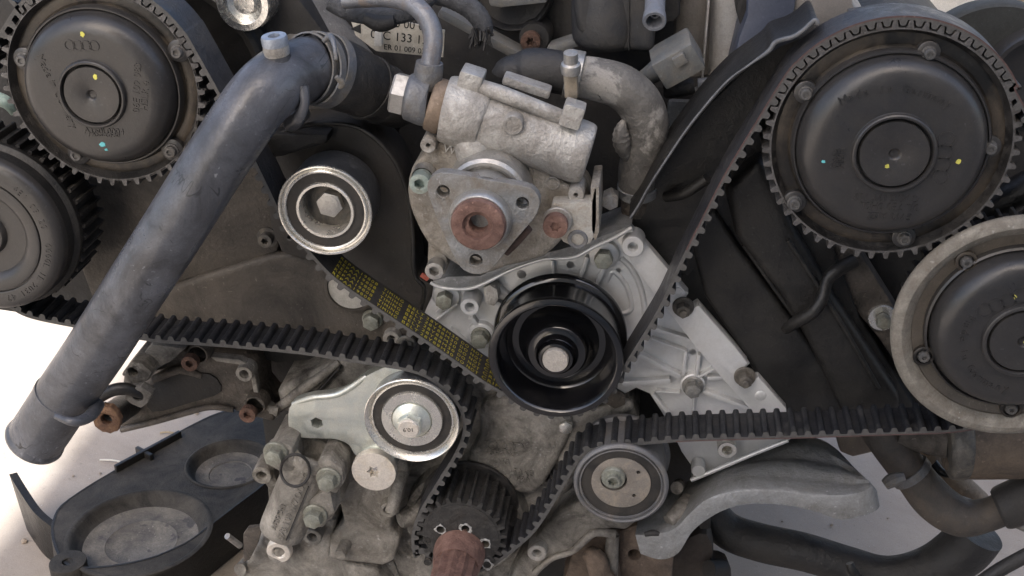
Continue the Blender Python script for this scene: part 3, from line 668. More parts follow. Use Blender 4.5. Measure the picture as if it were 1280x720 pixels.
for A, Bv in ((ra, rb), (rb, rc_), (rc_, rd), (rd, ra)):
    for i in range(len(A)-1): b_.faces.new((A[i], A[i+1], Bv[i+1], Bv[i]))
b_.faces.new((ra[0], rb[0], rc_[0], rd[0])); b_.faces.new((ra[-1], rd[-1], rc_[-1], rb[-1]))
bmesh.ops.recalc_face_normals(b_, faces=b_.faces); merge(bm, b_); obj('side_wall', bm, blackplas, fp)
bm = newbm(); tube(bm, [P(a, b, .012)+Vector((random.uniform(-.0006, .0006), 0, random.uniform(-.0006, .0006))) for a, b in edge[2:]], [pr(a, b, 1.5 if i < 8 else 3.2) for i, (a, b) in enumerate(edge[2:])], 10); obj('pale_edge', bm, mat('shield_edge_grey', (.11, .113, .118), .5, 0, .3, 60), fp)
hose('peg', fp, [(833, 246, .046, 7), (856, 241, .035, 7), (884, 223, .03, 7)], blackplas)

lc = thing('rear_belt_cover', 'dark plastic cover with a curved raised lip around the upper idler pulley', 'cover', P(440, 400, .05))
plate('panel', [(320, 150), (345, 160), (395, 150), (450, 158), (490, 192), (511, 240), (517, 300), (520, 345), (542, 356), (532, 388), (516, 400), (440, 338), (352, 316), (334, 240)], .043, .078, mat('cover_brown_black', (.019, .0175, .016), .38, 0, .3, 14, (.042, .036, .03), .4, 8, .2, 500, soft=.22), lc, .002, 2, 2)
hose('raised_lip', lc, [(338, 172, .036, 3), (370, 160, .032, 3), (405, 154, .03, 3), (450, 161, .03, 3), (488, 194, .03, 3), (508, 238, .03, 3), (516, 290, .03, 3), (518, 342, .03, 3), (530, 360, .03, 3), (527, 386, .034, 3)], blackplas, 10)
plate('upper_tab', [(335, 198), (318, 166), (360, 168), (410, 168), (408, 180), (352, 196)], .028, .044, blackplas, lc, .002)
c = P(366, 153, .012); boss(c, pr(366, 153, 11, .012), banjo, lc, L=.02, hole=.6, name='screw_boss')
bm = newbm(); q = P(531, 346, .028); box(bm, q, .006, .002, .0035, rotY(35)); obj('red_clip', bm, mat('red_clip', (.30, .07, .045), .6), lc)

# ================================================================== clean aluminium front plate
al = thing('aluminium_front_plate', 'clean silver ribbed aluminium plate behind the black pulley', 'engine plate', P(860, 600, .05))
ol = [(538, 354), (548, 359), (566, 361), (592, 360), (612, 352), (640, 338), (680, 325), (716, 323), (742, 310), (770, 297), (790, 286), (803, 300), (830, 330), (844, 348), (861, 367), (855, 374), (864, 384), (872, 379), (918, 431), (938, 454), (930, 462), (940, 474), (948, 468), (986, 510), (1000, 540), (985, 552), (935, 572), (864, 603), (868, 588), (852, 565), (835, 528), (812, 492), (795, 485), (770, 498), (700, 520), (640, 500), (600, 468), (565, 440), (528, 396), (532, 372)]
plate('base_plate', ol, .0445, .078, alu, al, .0009)
plate('raised_strip', [(771, 299), (790, 287), (806, 303), (830, 331), (843, 347), (858, 366), (850, 376), (862, 388), (873, 382), (918, 433), (935, 454), (926, 464), (938, 478), (948, 471), (983, 511), (984, 545), (962, 545), (945, 520), (900, 470), (868, 432), (832, 385), (800, 345)], .036, .045, alu, al, .001)
bm = newbm(); e3 = [P(a, b, .030) for a, b in ((538, 353), (550, 359), (568, 361), (590, 360), (612, 351), (640, 337), (680, 324), (716, 322), (742, 309), (770, 296), (790, 284))]
tube(bm, e3, pr(600, 340, 2.6), 10)
obj('top_lip', bm, alu, al)
plate('top_ledge', [(540, 352), (560, 346), (600, 345), (640, 325), (700, 312), (740, 300), (780, 285), (790, 286), (770, 297), (742, 310), (716, 323), (680, 325), (640, 338), (612, 352), (590, 360), (560, 360)], .030, .07, mountalu, al, .0006)
for p, q, w in (((690, 326), (692, 352), 5), ((734, 322), (724, 352), 6), ((757, 331), (744, 360), 6), ((612, 352), (650, 384), 7), ((608, 374), (632, 384), 6), ((588, 398), (606, 420), 8), ((545, 392), (562, 372), 4), ((540, 404), (572, 380), 4), ((562, 412), (590, 436), 3.5),
                ((815, 411), (866, 427), 6), ((798, 444), (850, 472), 8), ((857, 440), (854, 470), 5), ((814, 424), (858, 440), 3), ((778, 481), (838, 477), 9), ((874, 444), (870, 472), 5), ((870, 474), (896, 460), 4), ((878, 490), (938, 512), 6), ((816, 494), (838, 522), 5), ((820, 490), (850, 492), 2.5), ((884, 474), (912, 472), 6), ((868, 488), (866, 520), 3)):
    rib(al, p, q, w*.9, .0395, .0485, alu, bev=.0008)
for pts, w in (([(766, 338), (777, 348), (785, 362), (789, 386), (772, 391), (757, 382)], 2.2), ([(776, 322), (788, 334), (799, 354), (805, 378), (806, 396)], 2.6), ([(758, 352), (764, 340), (770, 340)], 2.2), ([(626, 400), (634, 386), (650, 370), (672, 352), (696, 342)], 2.2)):
    hose('curved_rib', al, [(a, b, .045, w*1.6) for a, b in pts], alu, 12)
boss(P(791, 309, .028), pr(791, 309, 14, .028), alu, al, L=.016, hole=.42)
boss(P(587, 384, .028), pr(587, 384, 12, .028), alu, al, L=.018, hole=.48)
plate('pin_boss', [(604, 360), (612, 356), (622, 362), (624, 374), (618, 384), (606, 380)], .030, .044, castalu, al, .002)
for x, y, r, m_, fl_ in ((755, 320, 12, olive, 0), (557, 371, 11, olive, 0), (601, 420, 11, olive, 1.15), (866, 482, 10, greybolt, 1.35)):
    lat(al, 'bolt_pad', [(r*1.7, .010), (r*1.55, .0006), (r*1.4, 0), (0, 0)], P(x, y, .0395), pr(x, y, 1, .04), alu, 28)
    hexbolt(P(x, y, .0395), pr(x, y, r, .04), m_, al, flange=fl_, h=.007, a0=random.random())
for x, y in ((854, 383), (931, 470)):
    hexbolt(P(x, y, .036), pr(x, y, 9, .036), darkbolt, al, flange=1.5, h=.007, name='flange_nut'); lat(al, 'stud_end', [(5, -.006), (5, -.012), (4, -.0125), (0, -.0125)], P(x, y, .036), pr(x, y, 1, .036), darkbolt, 16)
for x, y, r in ((713, 331, 6), (652, 343, 7), (773, 338, 4), (848, 364, 5), (866, 440, 5), (951, 495, 7)): lat(al, 'casting_spot', [(r, .004), (r, .0004), (r*.85, 0), (0, 0)], P(x, y, .0355 if x > 840 and x != 866 else .0445), pr(x, y, 1, .04), alu, 20)
boss(P(909, 563, .030), pr(909, 563, 12, .03), race, al, L=.015, hole=.5)
lat(al, 'casting_spot', [(9, .01), (9, .001), (8, 0), (0, 0)], P(873, 589, .034), pr(873, 589, 1, .034), alu, 20)
hose('lower_edge', al, [(864, 600, .036, 3), (900, 585, .036, 3), (940, 568, .036, 3), (985, 550, .036, 3)], alu, 10)

# ================================================================== steering pump
pu = thing('power_steering_pump', 'grimy cast aluminium steering pump with rusty hub and three-hole flange', 'pump', P(610, 345, .01))
plate('pump_body', [(530, 193), (545, 178), (575, 180), (623, 195), (668, 208), (700, 225), (720, 240), (735, 262), (720, 290), (703, 300), (679, 322), (632, 334), (600, 345), (574, 334), (550, 318), (534, 304), (516, 270), (509, 240), (514, 212)], .004, .055, pumpplate, pu, .004, 3, 2)
bm = newbm(); ax = [(556, 136, 33), (562, 137, 37), (590, 146, 39), (640, 160, 38.5), (690, 178, 39), (722, 189, 40), (733, 193, 37.5), (736, 194, 33)]
tube(bm, [P(a, b, .012) for a, b, r in ax], [pr(a, b, r, .012) for a, b, r in ax], 40, True, 3); obj('valve_housing', bm, castalu, pu)
hose('valve_collar', pu, [(556, 135, .012, 40), (563, 137, .012, 43), (598, 148, .012, 43), (604, 150, .012, 40)], castalu, 40, 2)
hose('casting_bulge', pu, [(588, 160, .006, 22), (594, 188, .004, 25), (606, 214, .008, 24), (614, 235, .012, 20)], castalu, 24)
hose('casting_rail', pu, [(598, 108, .008, 10), (630, 118, .004, 10), (680, 138, .004, 10), (702, 147, .006, 10)], castalu, 16)
d_ = (P(722, 189, .012)-P(562, 137, .012)).normalized(); tilt = Matrix.Rotation(-math.atan2(d_.z, d_.x), 3, 'Y')
def lump(name, px, py, Y, w_, h_, dp, m, bev=.002):
    bm = newbm(); box(bm, P(px, py, Y), pr(px, py, w_, Y), dp, pr(px, py, h_, Y), tilt, bev); return obj(name, bm, m, pu)
lump('casting_lug', 590, 97, .012, 30, 22, .020, castalu); lump('casting_lug', 716, 142, .004, 27, 30, .016, castalu); lump('casting_bar', 659, 106, .024, 62, 12, .014, castalu)
lat(pu, 'round_pad', [(13.5, .008), (13, .0006), (12, 0), (9, 0), (8.5, .0004), (0, .0004)], P(641, 157, -.0085), pr(641, 157, 1, -.009), castalu, 28)
bm = newbm(); q = P(665, 184, -.0062); k = pr(665, 184, 1)
lathe(bm, [(11.5*k, .003), (11*k, -.0004), (9.8*k, -.0004), (9.6*k, .002)], q, 28); bar(bm, Vector((q.x-k*7, 0, q.z+k*4)), Vector((q.x+k*7, 0, q.z+k*4)), k*1.5, q.y-.0003, q.y+.003, 0); bar(bm, Vector((q.x-k*5, 0, q.z-k*7)), Vector((q.x+k*1, 0, q.z+k*6)), k*1.5, q.y-.0003, q.y+.003, 0); bar(bm, Vector((q.x+k*4, 0, q.z-k*7)), Vector((q.x+k*2, 0, q.z+k*6)), k*1.5, q.y-.0003, q.y+.003, 0)
obj('casting_emblem', bm, castalu, pu)
lat(pu, 'small_emblem', [(9, .003), (8.6, -.0003), (7.4, -.0003), (7.2, .002)], P(691, 229, .0035), pr(691, 229, 1), castalu, 24)
# round collar, flange, hub
c = P(608, 247, -.019); k = pr(608, 247, 1, -.019)
lat(pu, 'front_collar', [(54, .026), (51, .001), (47, -.001), (43, -.001), (40, .002), (38, .002), (37, -.006), (36, -.010)], c, k, steel_dull, 64)
tri = [(534, 234), (537, 224), (546, 217), (560, 216), (610, 225), (655, 233), (668, 239), (675, 251), (671, 268), (660, 282), (640, 305), (616, 335), (606, 341), (594, 343), (580, 338), (571, 327), (560, 305), (548, 278), (538, 250)]
plate('three_hole_flange', tri, -.032, -.024, trimetal, pu, .0012, 3, 2, holes=((554, 239, 8), (653, 254, 8), (595, 325, 8)))
for x, y in ((554, 239), (653, 254), (595, 325)):
    lat(pu, 'threaded_hole', [(8.1, -.003), (7.6, 0), (8.1, .0008), (7.4, .0016), (8, .0024), (7.4, .0032), (8, .004), (7.8, .009)], P(x, y, -.0295), pr(x, y, 1, -.03), steel, 24)
hose('cast_rib', pu, [(661, 284, -.02, 6), (645, 302, -.02, 6), (632, 316, -.02, 5)], mat('dark_rust_edge', (.07, .045, .036), .8), 12)
c = P(598, 280, -.040); k = pr(598, 280, 1, -.04)
lat(pu, 'hub_ring', [(41, .009), (39, .004), (37.5, .001), (36, .0004), (34, .0006), (33.5, .004)], c, k, steel_dull, 64)
lat(pu, 'rusty_hub', [(35, .004), (34.5, -.0015), (33, -.003), (30, -.0036), (19.5, -.0036), (18.6, -.003), (18, -.0005), (12.5, 0), (12, .0006), (11, .045), (0, .045)], c, k, rustred, 64)
c = P(528, 223, -.006); sockbolt(c, pr(528, 223, 13, -.006), mat('green_zinc', (.30, .36, .33), .45, .5, .15, 120, (.2, .19, .15), .3, 80, .15, 900), pu, h=.010, hole=.55)
lat(pu, 'spring_washers', [(14, .016), (15, .0145), (14, .013), (15, .011), (14, .0095), (15, .0075), (14, .006), (14, 0)], c, pr(528, 223, 1), steel_dull, 30)
c = P(546, 331, .004); sockbolt(c, pr(546, 331, 11.5), steel_dull, pu, h=.010, hole=.58)
plate('foot', [(535, 300), (556, 312), (560, 330), (556, 344), (540, 344), (534, 330)], .006, .04, pumpplate, pu, .002)
plate('right_bracket', [(690, 254), (737, 253), (741, 234), (748, 233), (748, 275), (746, 292), (737, 305), (720, 310), (704, 303), (694, 290), (684, 280)], -.008, .006, mat('bracket_pale', (.42, .41, .38), .5, .35, .12, 50, (.25, .21, .16), .4, 26, .3, 500), pu, .0014, 2)
plate('bracket_edge', [(738, 234), (749, 233), (749, 290), (744, 302), (738, 288)], -.008, .03, pumpplate, pu, .001)
c = P(695, 280, -.008); k = pr(695, 280, 1, -.008); lat(pu, 'washer', [(18.5, .0), (18.5, -.002), (17.5, -.0026), (0, -.0026)], P(697, 275, -.008), k, steel_dull, 32); sockbolt(P(695, 279, -.0105), 15.5*k, rustred, pu, h=.006, hole=.45, star=True, depth=.3)
lat(pu, 'dark_hole', [(13, .0), (12, -.001), (8, -.001), (7.5, .004), (0, .004)], P(722, 299, -.008), k, banjo, 24)
for x, y in ((720, 244), (535, 182)): boss(P(x, y, -.002), pr(x, y, 10), castalu, pu, L=.02, hole=.28, name='ear', deep=.006)
text('W5', P(566, 188, .0035), .008, castalu, pu, -15, .0005)
# unions on the left end
def along(a, b, t): return P(*a).lerp(P(*b), t)
hose('brown_nut', pu, [(538, 129, .012, 31), (541, 130, .012, 34), (553, 134, .012, 35), (558, 136, .012, 34)], brownnut, 24, 2)

# ------------------------------------------------ pressure line with banjo
pl = thing('pressure_line', 'curved dark steel pressure pipe with banjo union above the pump', 'pipe', P(520, 160, .012))
hose('banjo_union', pl, [(508, 119, .010, 26), (512, 120, .010, 30), (522, 123, .010, 31), (532, 127, .010, 31), (537, 128, .010, 29)], banjo, 28, 3)
h0, h1 = P(484, 113, .010), P(508, 119, .010); bm = newbm(); ax = (h1-h0).normalized(); Lh = (h1-h0).length
lathe(bm, [(0, Lh*.25), (pr(490, 115, 25), Lh*.27), (pr(490, 115, 28), Lh*.38), (pr(490, 115, 28), Lh), (0, Lh)], h0, 6, ax); obj('hex_bolt', bm, steel_dull, pl, 20)
hose('ferrule', pl, [(532, 108, .012, 17), (534, 100, .012, 18), (536, 88, .012, 18), (537, 78, .012, 17)], banjo, 24, 4)
hose('bent_pipe', pl, [(537, 82, .012, 12), (541, 60, .015, 12), (540, 38, .02, 12.5), (530, 18, .025, 12.5), (512, 4, .03, 12), (480, -2, .035, 11), (430, 2, .04, 9)], mat('pipe_steel', (.17, .175, .19), .4, .35, .2, 50, (.2, .15, .11), .3, 26, .2, 500), 24, 8)
ss = thing('sleeved_hose', 'black braided sleeve hose looping under the pressure pipe', 'hose', P(480, 30, .05))
hose('sleeve', ss, [(412, 2, .055, 11), (440, 14, .055, 13), (480, 20, .055, 12), (515, 14, .055, 11), (540, -6, .06, 10)], cablesleeve, 18, 8)
hose('frayed_end', ss, [(456, 22, .05, 8), (475, 29, .05, 11), (494, 26, .05, 8)], blackhose, 12)
s2 = thing('cable_loom', 'ribbed cable loom ending in a frayed black tie left of the rusty screw', 'cable', P(600, 50, .06))
hose('sleeve', s2, [(530, -8, .075, 11), (562, -2, .072, 12), (590, 12, .07, 13), (604, 32, .068, 12), (602, 48, .066, 10)], cablesleeve, 18, 10, .05)
bm = newbm()
for i in range(34):
    a = P(601+random.uniform(-11, 11), 42+random.uniform(-10, 4), .058+random.uniform(-.004, .004)); b2 = a+Vector((random.uniform(-.003, .003), random.uniform(-.002, .002), -random.uniform(.004, .010))); tube(bm, [a, b2], .0009, 5, True, 0)
obj('frayed_tie', bm, blackhose, s2)

# ------------------------------------------------ return hose
rh = thing('return_hose', 'perished grey return hose bending down beside the pump, with a screw clamp', 'hose', P(797, 255, .03))
hose('hose', rh, [(722, 95, .045, 26), (745, 99, .045, 27), (775, 108, .045, 28), (798, 128, .046, 28.5), (808, 155, .048, 28), (804, 185, .05, 26), (797, 212, .052, 24), (796, 236, .055, 23)], brownhose, 32, 8)
hose('wrinkle_bulge', rh, [(780, 150, .038, 3), (776, 165, .036, 9), (778, 182, .038, 10), (784, 200, .044, 4)], brownhose, 16, 6, .12)
hose('rubber_elbow', rh, [(634, 94, .045, 19), (636, 93, .045, 22), (650, 89, .045, 23), (656, 88, .045, 26), (668, 87, .045, 27), (690, 89, .045, 27), (716, 94, .045, 26)], blackhose, 28, 6)
p, q = P(716, 93, .045), P(730, 96, .045); r = pr(722, 95, 29, .045)
ringband('clamp_band', rh, p.lerp(q, .1), q, r, pr(720, 95, 19, .045), steel_dull)
sc = P(714, 104, .02); bm = newbm(); box(bm, sc, pr(714, 104, 17, .02), .010, pr(714, 104, 34, .02), rotY(-4), .0015); obj('clamp_housing', bm, mat('clamp_stained', (.33, .29, .23), .4, .6, .2, 60, (.22, .18, .13), .35, 40, .15, 600), rh)
bm = newbm(); q = P(714, 84, .02); lathe(bm, [(0, .012), (pr(714, 84, 12, .02), .012), (pr(714, 84, 13, .02), .016), (pr(714, 84, 12, .02), .018), (pr(714, 84, 9, .02), .019), (pr(714, 84, 9, .02), .0255), (0, .0262)], q-Vector((0, 0, .014)), 18, (0, -.25, 1)); obj('clamp_screw', bm, steel_dull, rh)
bm = newbm(); q = P(716, 72, .018); box(bm, q, .0075, .0012, .0012); box(bm, q, .0012, .0012, .006); obj('screw_slot', bm, steel, rh)
p, q = P(797, 236, .055), P(797, 250, .057); ringband('lower_clamp', rh, p, q, pr(797, 236, 24, .055), .007, mountalu)
hose('lower_stub', rh, [(796, 238, .056, 20), (796, 262, .06, 20)], grime, 24)
hexbolt(P(764, 243, .05), pr(764, 243, 11, .05), steel_dull, rh, flange=0, h=.012, name='clamp_head')

# ================================================================== big blue-grey coolant pipe
cp = thing('coolant_pipe', 'long slanting blue-grey metal coolant pipe with open lower end', 'pipe', P(45, 570, -.05))
pts = [(45, 548, -.060, 35.5), (53, 536, -.060, 36), (85, 488, -.060, 36.5), (121, 436, -.060, 37.5), (168, 362, -.058, 38.5), (217, 286, -.055, 39.5), (262, 214, -.048, 40), (300, 156, -.038, 40.5), (326, 121, -.028, 41), (350, 100, -.014, 41), (374, 90, .0, 41.5), (392, 87, .008, 42)]
bm = newbm(); tube(bm, [P(a, b, y) for a, b, y, r in pts], [pr(a, b, r, y) for a, b, y, r in pts], 40, True, 8); obj('pipe', bm, bluepipe, cp)
p0, p1 = P(45, 548, -.060), P(85, 488, -.060); ax = (p0-p1).normalized(); r = pr(45, 548, 35.5, -.06)
bm = newbm(); lathe(bm, [(r*.98, -.018), (r*1.0, -.002), (r*1.05, 0), (r*1.06, .002), (r*1.03, .0035), (r*.93, .0035), (r*.91, .001), (r*.9, -.0)], p0, 40, ax); obj('end_bead', bm, bluepipe, cp)
p, q = P(98, 468, -.060), P(84, 488, -.060); ringband('weld_collar', cp, P(79, 497, -.06), q, r*1.01, .005, bluepipe, 36, 1.025)
hose('pipe_bracket', cp, [(70, 520, -.085, 4), (92, 527, -.088, 6), (112, 520, -.075, 8), (122, 505, -.06, 9)], bluepipe, 12)
# plug on top, flange ear
c = P(346, 66, -.02); r = pr(346, 66, 1, -.02)
bm = newbm(); lathe(bm, [(24*r, -.016), (20*r, -.012), (18.5*r, -.006), (17*r, -.001)], c, 32, (-.06, -.1, 1)); obj('plug_neck', bm, bluepipe, cp)
bm = newbm(); ax = Vector((-.06, -.1, 1)).normalized()
lathe(bm, [(16*r, -.001), (16.5*r, .002), (16*r, .005)], c, 32, ax); obj('plug_seal', bm, castalu, cp)
bm = newbm(); lathe(bm, [(16.4*r, .005), (16.6*r, .009), (15.5*r, .0105), (7.5*r, .0105), (7*r, .0098)], c, 32, ax); lathe(bm, [(7.4*r, .0108), (6*r, .007), (0, .007)], c, 6, ax); obj('plug', bm, mat('plug_blue_steel', (.30, .33, .38), .42, .5, .12, 60), cp)
for t, rr in ((386, 1.0), (395, 1.02)): ringband('bead', cp, P(t, 86, .004), P(t+10, 87, .010), pr(t, 86, 43.5, .004)*rr, .005, banjo, 40, 1.05)
hose('flange_ear', cp, [(378, 108, -.022, 8), (381, 128, -.024, 6), (374, 146, -.02, 8), (364, 155, -.006, 10)], bluepipe, 14)
hs1 = thing('radiator_hose', 'ribbed black rubber hose clamped to the top of the slanting pipe', 'hose', P(440, 150, .03))
hose('hose', hs1, [(394, 86, .010, 44), (410, 89, .018, 45), (428, 95, .026, 44), (448, 104, .036, 41), (466, 113, .046, 38), (484, 121, .056, 36), (500, 128, .066, 33)], blackhose, 36, 6)
ringband('rib_ring', hs1, P(458, 109, .041), P(468, 114, .047), pr(458, 109, 39.5, .041), .003, blackhose, 40, 1.05); ringband('rib_ring', hs1, P(478, 118, .053), P(488, 123, .058), pr(478, 118, 36.5, .053), .003, blackhose, 40, 1.05)
ringband('clamp_band', hs1, P(408, 88.5, .017), P(416, 91, .021), pr(408, 88, 45.3, .017), .007, banjo, 44, 1.04)
hose('clamp_tang', hs1, [(404, 52, -.006, 2.6), (413, 46, -.006, 4.5), (418, 58, -.012, 3), (420, 75, -.016, 2.5)], banjo, 10); hose('clamp_tang', hs1, [(420, 96, -.016, 3), (428, 104, -.014, 4.5), (424, 110, -.014, 3)], banjo, 10)

# ================================================================== centre casting with cast lettering
cc_ = thing('front_casting', 'oily front casting with cast rings emblem and SPAIN lettering above the crank wheel', 'casting', P(620, 700, .05))
plate('casting', [(455, 462), (540, 455), (600, 470), (650, 500), (720, 512), (790, 505), (800, 530), (745, 560), (715, 610), (690, 660), (640, 730), (490, 730), (470, 640), (430, 560), (400, 500)], .052, .11, blockgrime, cc_, .004, 3)
plate('raised_face', [(598, 520), (606, 505), (640, 498), (690, 512), (715, 520), (712, 548), (690, 590), (668, 620), (630, 612), (590, 600), (586, 570), (600, 545)], .040, .056, blockgrime, cc_, .006, 4, 2)
plate('shoulder', [(690, 505), (740, 512), (780, 500), (792, 512), (745, 535), (722, 560), (700, 585), (694, 550)], .044, .056, blockgrime, cc_, .005, 4, 2)
lat(cc_, 'seal_ring', [(78, .02), (76, .002), (72, 0), (67, .001), (65, .004), (65, .02)], P(581, 655, .036), pr(581, 655, 1, .036), blockgrime, 64)
rings_logo(P(631, 557, .0395), .017, blockgrime, cc_, -4, .0006)
for s, x, y, z_ in (('SPAIN', 628, 567, .0070), ('LVG', 627, 577, .0066), ('2  3T1  15AKE', 633, 588, .0066), ('1   A6  09A', 638, 597, .0062)): text(s, P(x, y, .0395), z_, blockgrime, cc_, -4, .0006)
hexbolt(P(708, 530, .042), pr(708, 530, 9, .042), race, cc_, flange=0, h=.004); hexbolt(P(770, 492, .05), pr(770, 492, 14, .05), grime, cc_, flange=1.2, h=.006)
lat(cc_, 'sensor_hole', [(10, .004), (9, -.001), (7, -.001), (6.5, .006), (0, .006)], P(681, 594, .046), pr(681, 594, 1, .046), darkdeep, 24)
plate('upper_ledge', [(345, 488), (375, 472), (425, 448), (470, 450), (480, 470), (430, 500), (380, 520), (352, 515)], .048, .10, blockgrime, cc_, .005, 3)
hose('ridge', cc_, [(348, 510, .046, 6), (378, 487, .044, 7), (405, 468, .046, 6), (424, 452, .05, 5)], blockgrime, 14)
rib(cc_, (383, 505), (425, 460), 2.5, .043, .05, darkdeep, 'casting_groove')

# ================================================================== oil pump housing (bottom)
op = thing('oil_pump_housing', 'dusty tan cast housing with threaded bosses below the tensioner lever', 'casting', P(420, 730, .04))
plate('body', [(410, 575), (440, 560), (500, 560), (512, 585), (500, 625), (492, 640), (488, 662), (500, 672), (492, 702), (478, 708), (410, 700), (412, 672), (430, 655), (422, 620)], .030, .10, blocklow, op, .004, 3)
plate('lower_flare', [(292, 735), (306, 706), (330, 668), (342, 645), (365, 640), (420, 652), (412, 690), (436, 706), (470, 712), (490, 740)], .034, .10, blocklow, op, .004, 3)
plate('lower_skirt', [(405, 700), (452, 707), (492, 702), (505, 735), (420, 740)], .050, .10, blockgrime, op, .002)
plate('left_wing', [(318, 585), (338, 578), (346, 600), (344, 640), (336, 640), (334, 610)], .030, .07, blocklow, op, .003)
for x, y, r, h in ((327, 595, 12.5, .5), (390, 672, 12, .5), (485, 638, 11, .5)): boss(P(x, y, .022), pr(x, y, r, .022), blocklow, op, L=.02, hole=h)
boss(P(348, 691, .016), pr(348, 691, 15.5, .016), silverwash, op, L=.005, hole=.5); hose('dowel_sleeve', op, [(349, 689, .019, 15), (353, 676, .05, 15)], blocklow, 24)
hose('cast_rib', op, [(425, 694, .018, 7), (432, 680, .03, 8), (443, 658, .046, 9)], blocklow, 16)
hose('cast_rib', op, [(490, 640, .02, 9), (500, 600, .03, 9), (508, 575, .04, 9)], blockgrime, 16)
plate('bracket_tab', [(304, 668), (310, 660), (328, 658), (322, 680), (312, 700), (304, 702)], .02, .024, grime, op, .0006)
hose('stud', op, [(284, 670, .03, 4), (300, 682, .04, 4)], steel_dull, 10); hose('stud', op, [(300, 712, .03, 8), (312, 700, .05, 8)], blocklow, 14)
boss(P(424, 625, .036), pr(424, 625, 7, .036), castalu, op, L=.01, hole=.4)
hose('rubber_bump', op, [(500, 650, .03, 10), (520, 640, .04, 16), (530, 620, .05, 16)], blockgrime, 16)

# ================================================================== tensioner: damper, lever, pivot
td = thing('tensioner_damper', 'cast hydraulic tensioner cylinder with three bolts and a loose black ring', 'tensioner', P(370, 690, .0))
bm = newbm(); A_, B_ = P(352, 664, -.002), P(390, 572, .006)
tube(bm, [A_+(A_-B_)*.05, A_, A_.lerp(B_, .05), A_.lerp(B_, .5), B_], [pr(356, 662, 18), pr(356, 662, 26), pr(356, 662, 29), pr(380, 620, 29.5), pr(398, 566, 30)], 36, False, 4); obj('cylinder', bm, blocklow, td)
ax = (B_-A_).normalized(); bm = newbm(); r = pr(398, 566, 1)
lathe(bm, [(33*r, -.002), (34*r, .002), (33*r, .006), (26*r, .007), (24*r, .006), (23*r, -.008), (10*r, -.012), (9*r, -.006), (0, -.005)], B_, 36, ax); obj('bore_rim', bm, blocklow, td)
for x, y, pts in ((345, 565, [(335, 560), (352, 552), (366, 560), (368, 590), (350, 590), (335, 582)]), (411, 597, [(396, 578), (412, 574), (428, 586), (430, 604), (420, 618), (404, 612)]), (394, 643, [(378, 630), (392, 622), (412, 608), (418, 640), (404, 660), (386, 660)])):
    lug = plate('bolt_lug', pts, -.010, .036, blocklow, td, .002, 2)
    hexbolt(P(x, y, -.0105), pr(x, y, 11.5), olive, lug, flange=1.35, h=.007, a0=.2)
plate('cast_web', [(412, 612), (424, 606), (428, 625), (414, 650), (402, 655), (408, 630)], .008, .034, blocklow, td, .002)
bas = Matrix((ax, Vector((0, -1, 0)).cross(ax)*-1, Vector((0, -1, 0)))).transposed()
fr = pr(370, 630, 29.5)
d3 = Vector((0, -1, 0)); zz = (d3-ax*d3.dot(ax)).normalized(); yy_ = zz.cross(ax); bas = Matrix((ax, yy_, zz)).transposed()
text('078 109 477', A_.lerp(B_, .34)+zz*(fr*1.0)-yy_*.0015, .0072, blocklow, td, basis=bas, thick=.0007); text('AlSi9Cu3', A_.lerp(B_, .32)+zz*(fr*.98)+yy_*.0055, .006, blocklow, td, basis=bas, thick=.0007); text('OOOO', A_.lerp(B_, .80)+zz*(fr*1.0)-yy_*.0015, .0072, blocklow, td, basis=bas, thick=.0007)
bm = newbm(); q = A_.lerp(B_, .45)+zz*fr*.985-yy_*.006; b2 = newbm(); bmesh.ops.create_cube(b2, size=1); bmesh.ops.scale(b2, vec=(.048, .0008, .0012), verts=b2.verts); bmesh.ops.transform(b2, matrix=bas.to_4x4(), verts=b2.verts); bmesh.ops.translate(b2, vec=q, verts=b2.verts); merge(bm, b2); obj('parting_line', bm, darkdeep, td)
rings_pos = A_.lerp(B_, .78)+zz*(fr*1.01)+yy_*-.004
bm = newbm(); pts = []
for i in range(28):
    a = 2*math.pi*i/28; pts.append(P(369+18*math.cos(a), 588+20*math.sin(a), -.0205+.0045*(1-abs(math.cos(a)))*0+.006*abs(math.cos(a))**2))
pts.append(pts[0]); tube(bm, pts, .0011, 8, False, 2); orr = obj('rubber_ring', bm, blackhose); tag(orr, 'thin black rubber ring hanging on the tensioner cylinder', 'ring')
lv = thing('tensioner_lever', 'bright zinc tensioner lever plate with a hexagonal hole', 'lever', P(410, 550, .01))
bm = newbm(); out = px2(catmull([(361, 514), (368, 504), (388, 498), (412, 495), (432, 489), (450, 476), (466, 466), (490, 458), (520, 470), (535, 500), (520, 560), (498, 572), (470, 574), (446, 570), (436, 556), (420, 549), (396, 548), (372, 546), (362, 538)], 4), .010)
hc = P(396, 529, .010); prism(bm, out, .010, .020, .0022, 3, holes=[hexpts(hc.x, hc.z, pr(396, 529, 8.5), .1)]); obj('lever_plate', bm, zinc, lv)
hose('rolled_edge', lv, [(366, 505, .012, 3), (390, 497, .011, 4), (420, 493, .010, 4.5), (440, 483, .010, 4), (458, 470, .012, 3)], zinc, 12)
bm = newbm(); c = P(467, 590, -.002); k = pr(467, 590, 1, -.002); prism(bm, circ(c.x, c.z, k*28, 56), c.y, c.y+.006, .0009, 3, holes=[starpts(c.x, c.z, k*9.5, 6, .62)]); obj('pivot_washer', bm, silverwash, lv)
lat(lv, 'torx_pin', [(28, .0055), (11, .0055), (10, .004), (4, .0035), (0, .0025)], c, k, steel, 40); lat(lv, 'pivot_sleeve', [(24, .005), (26, .03)], c, k, zinc, 40)

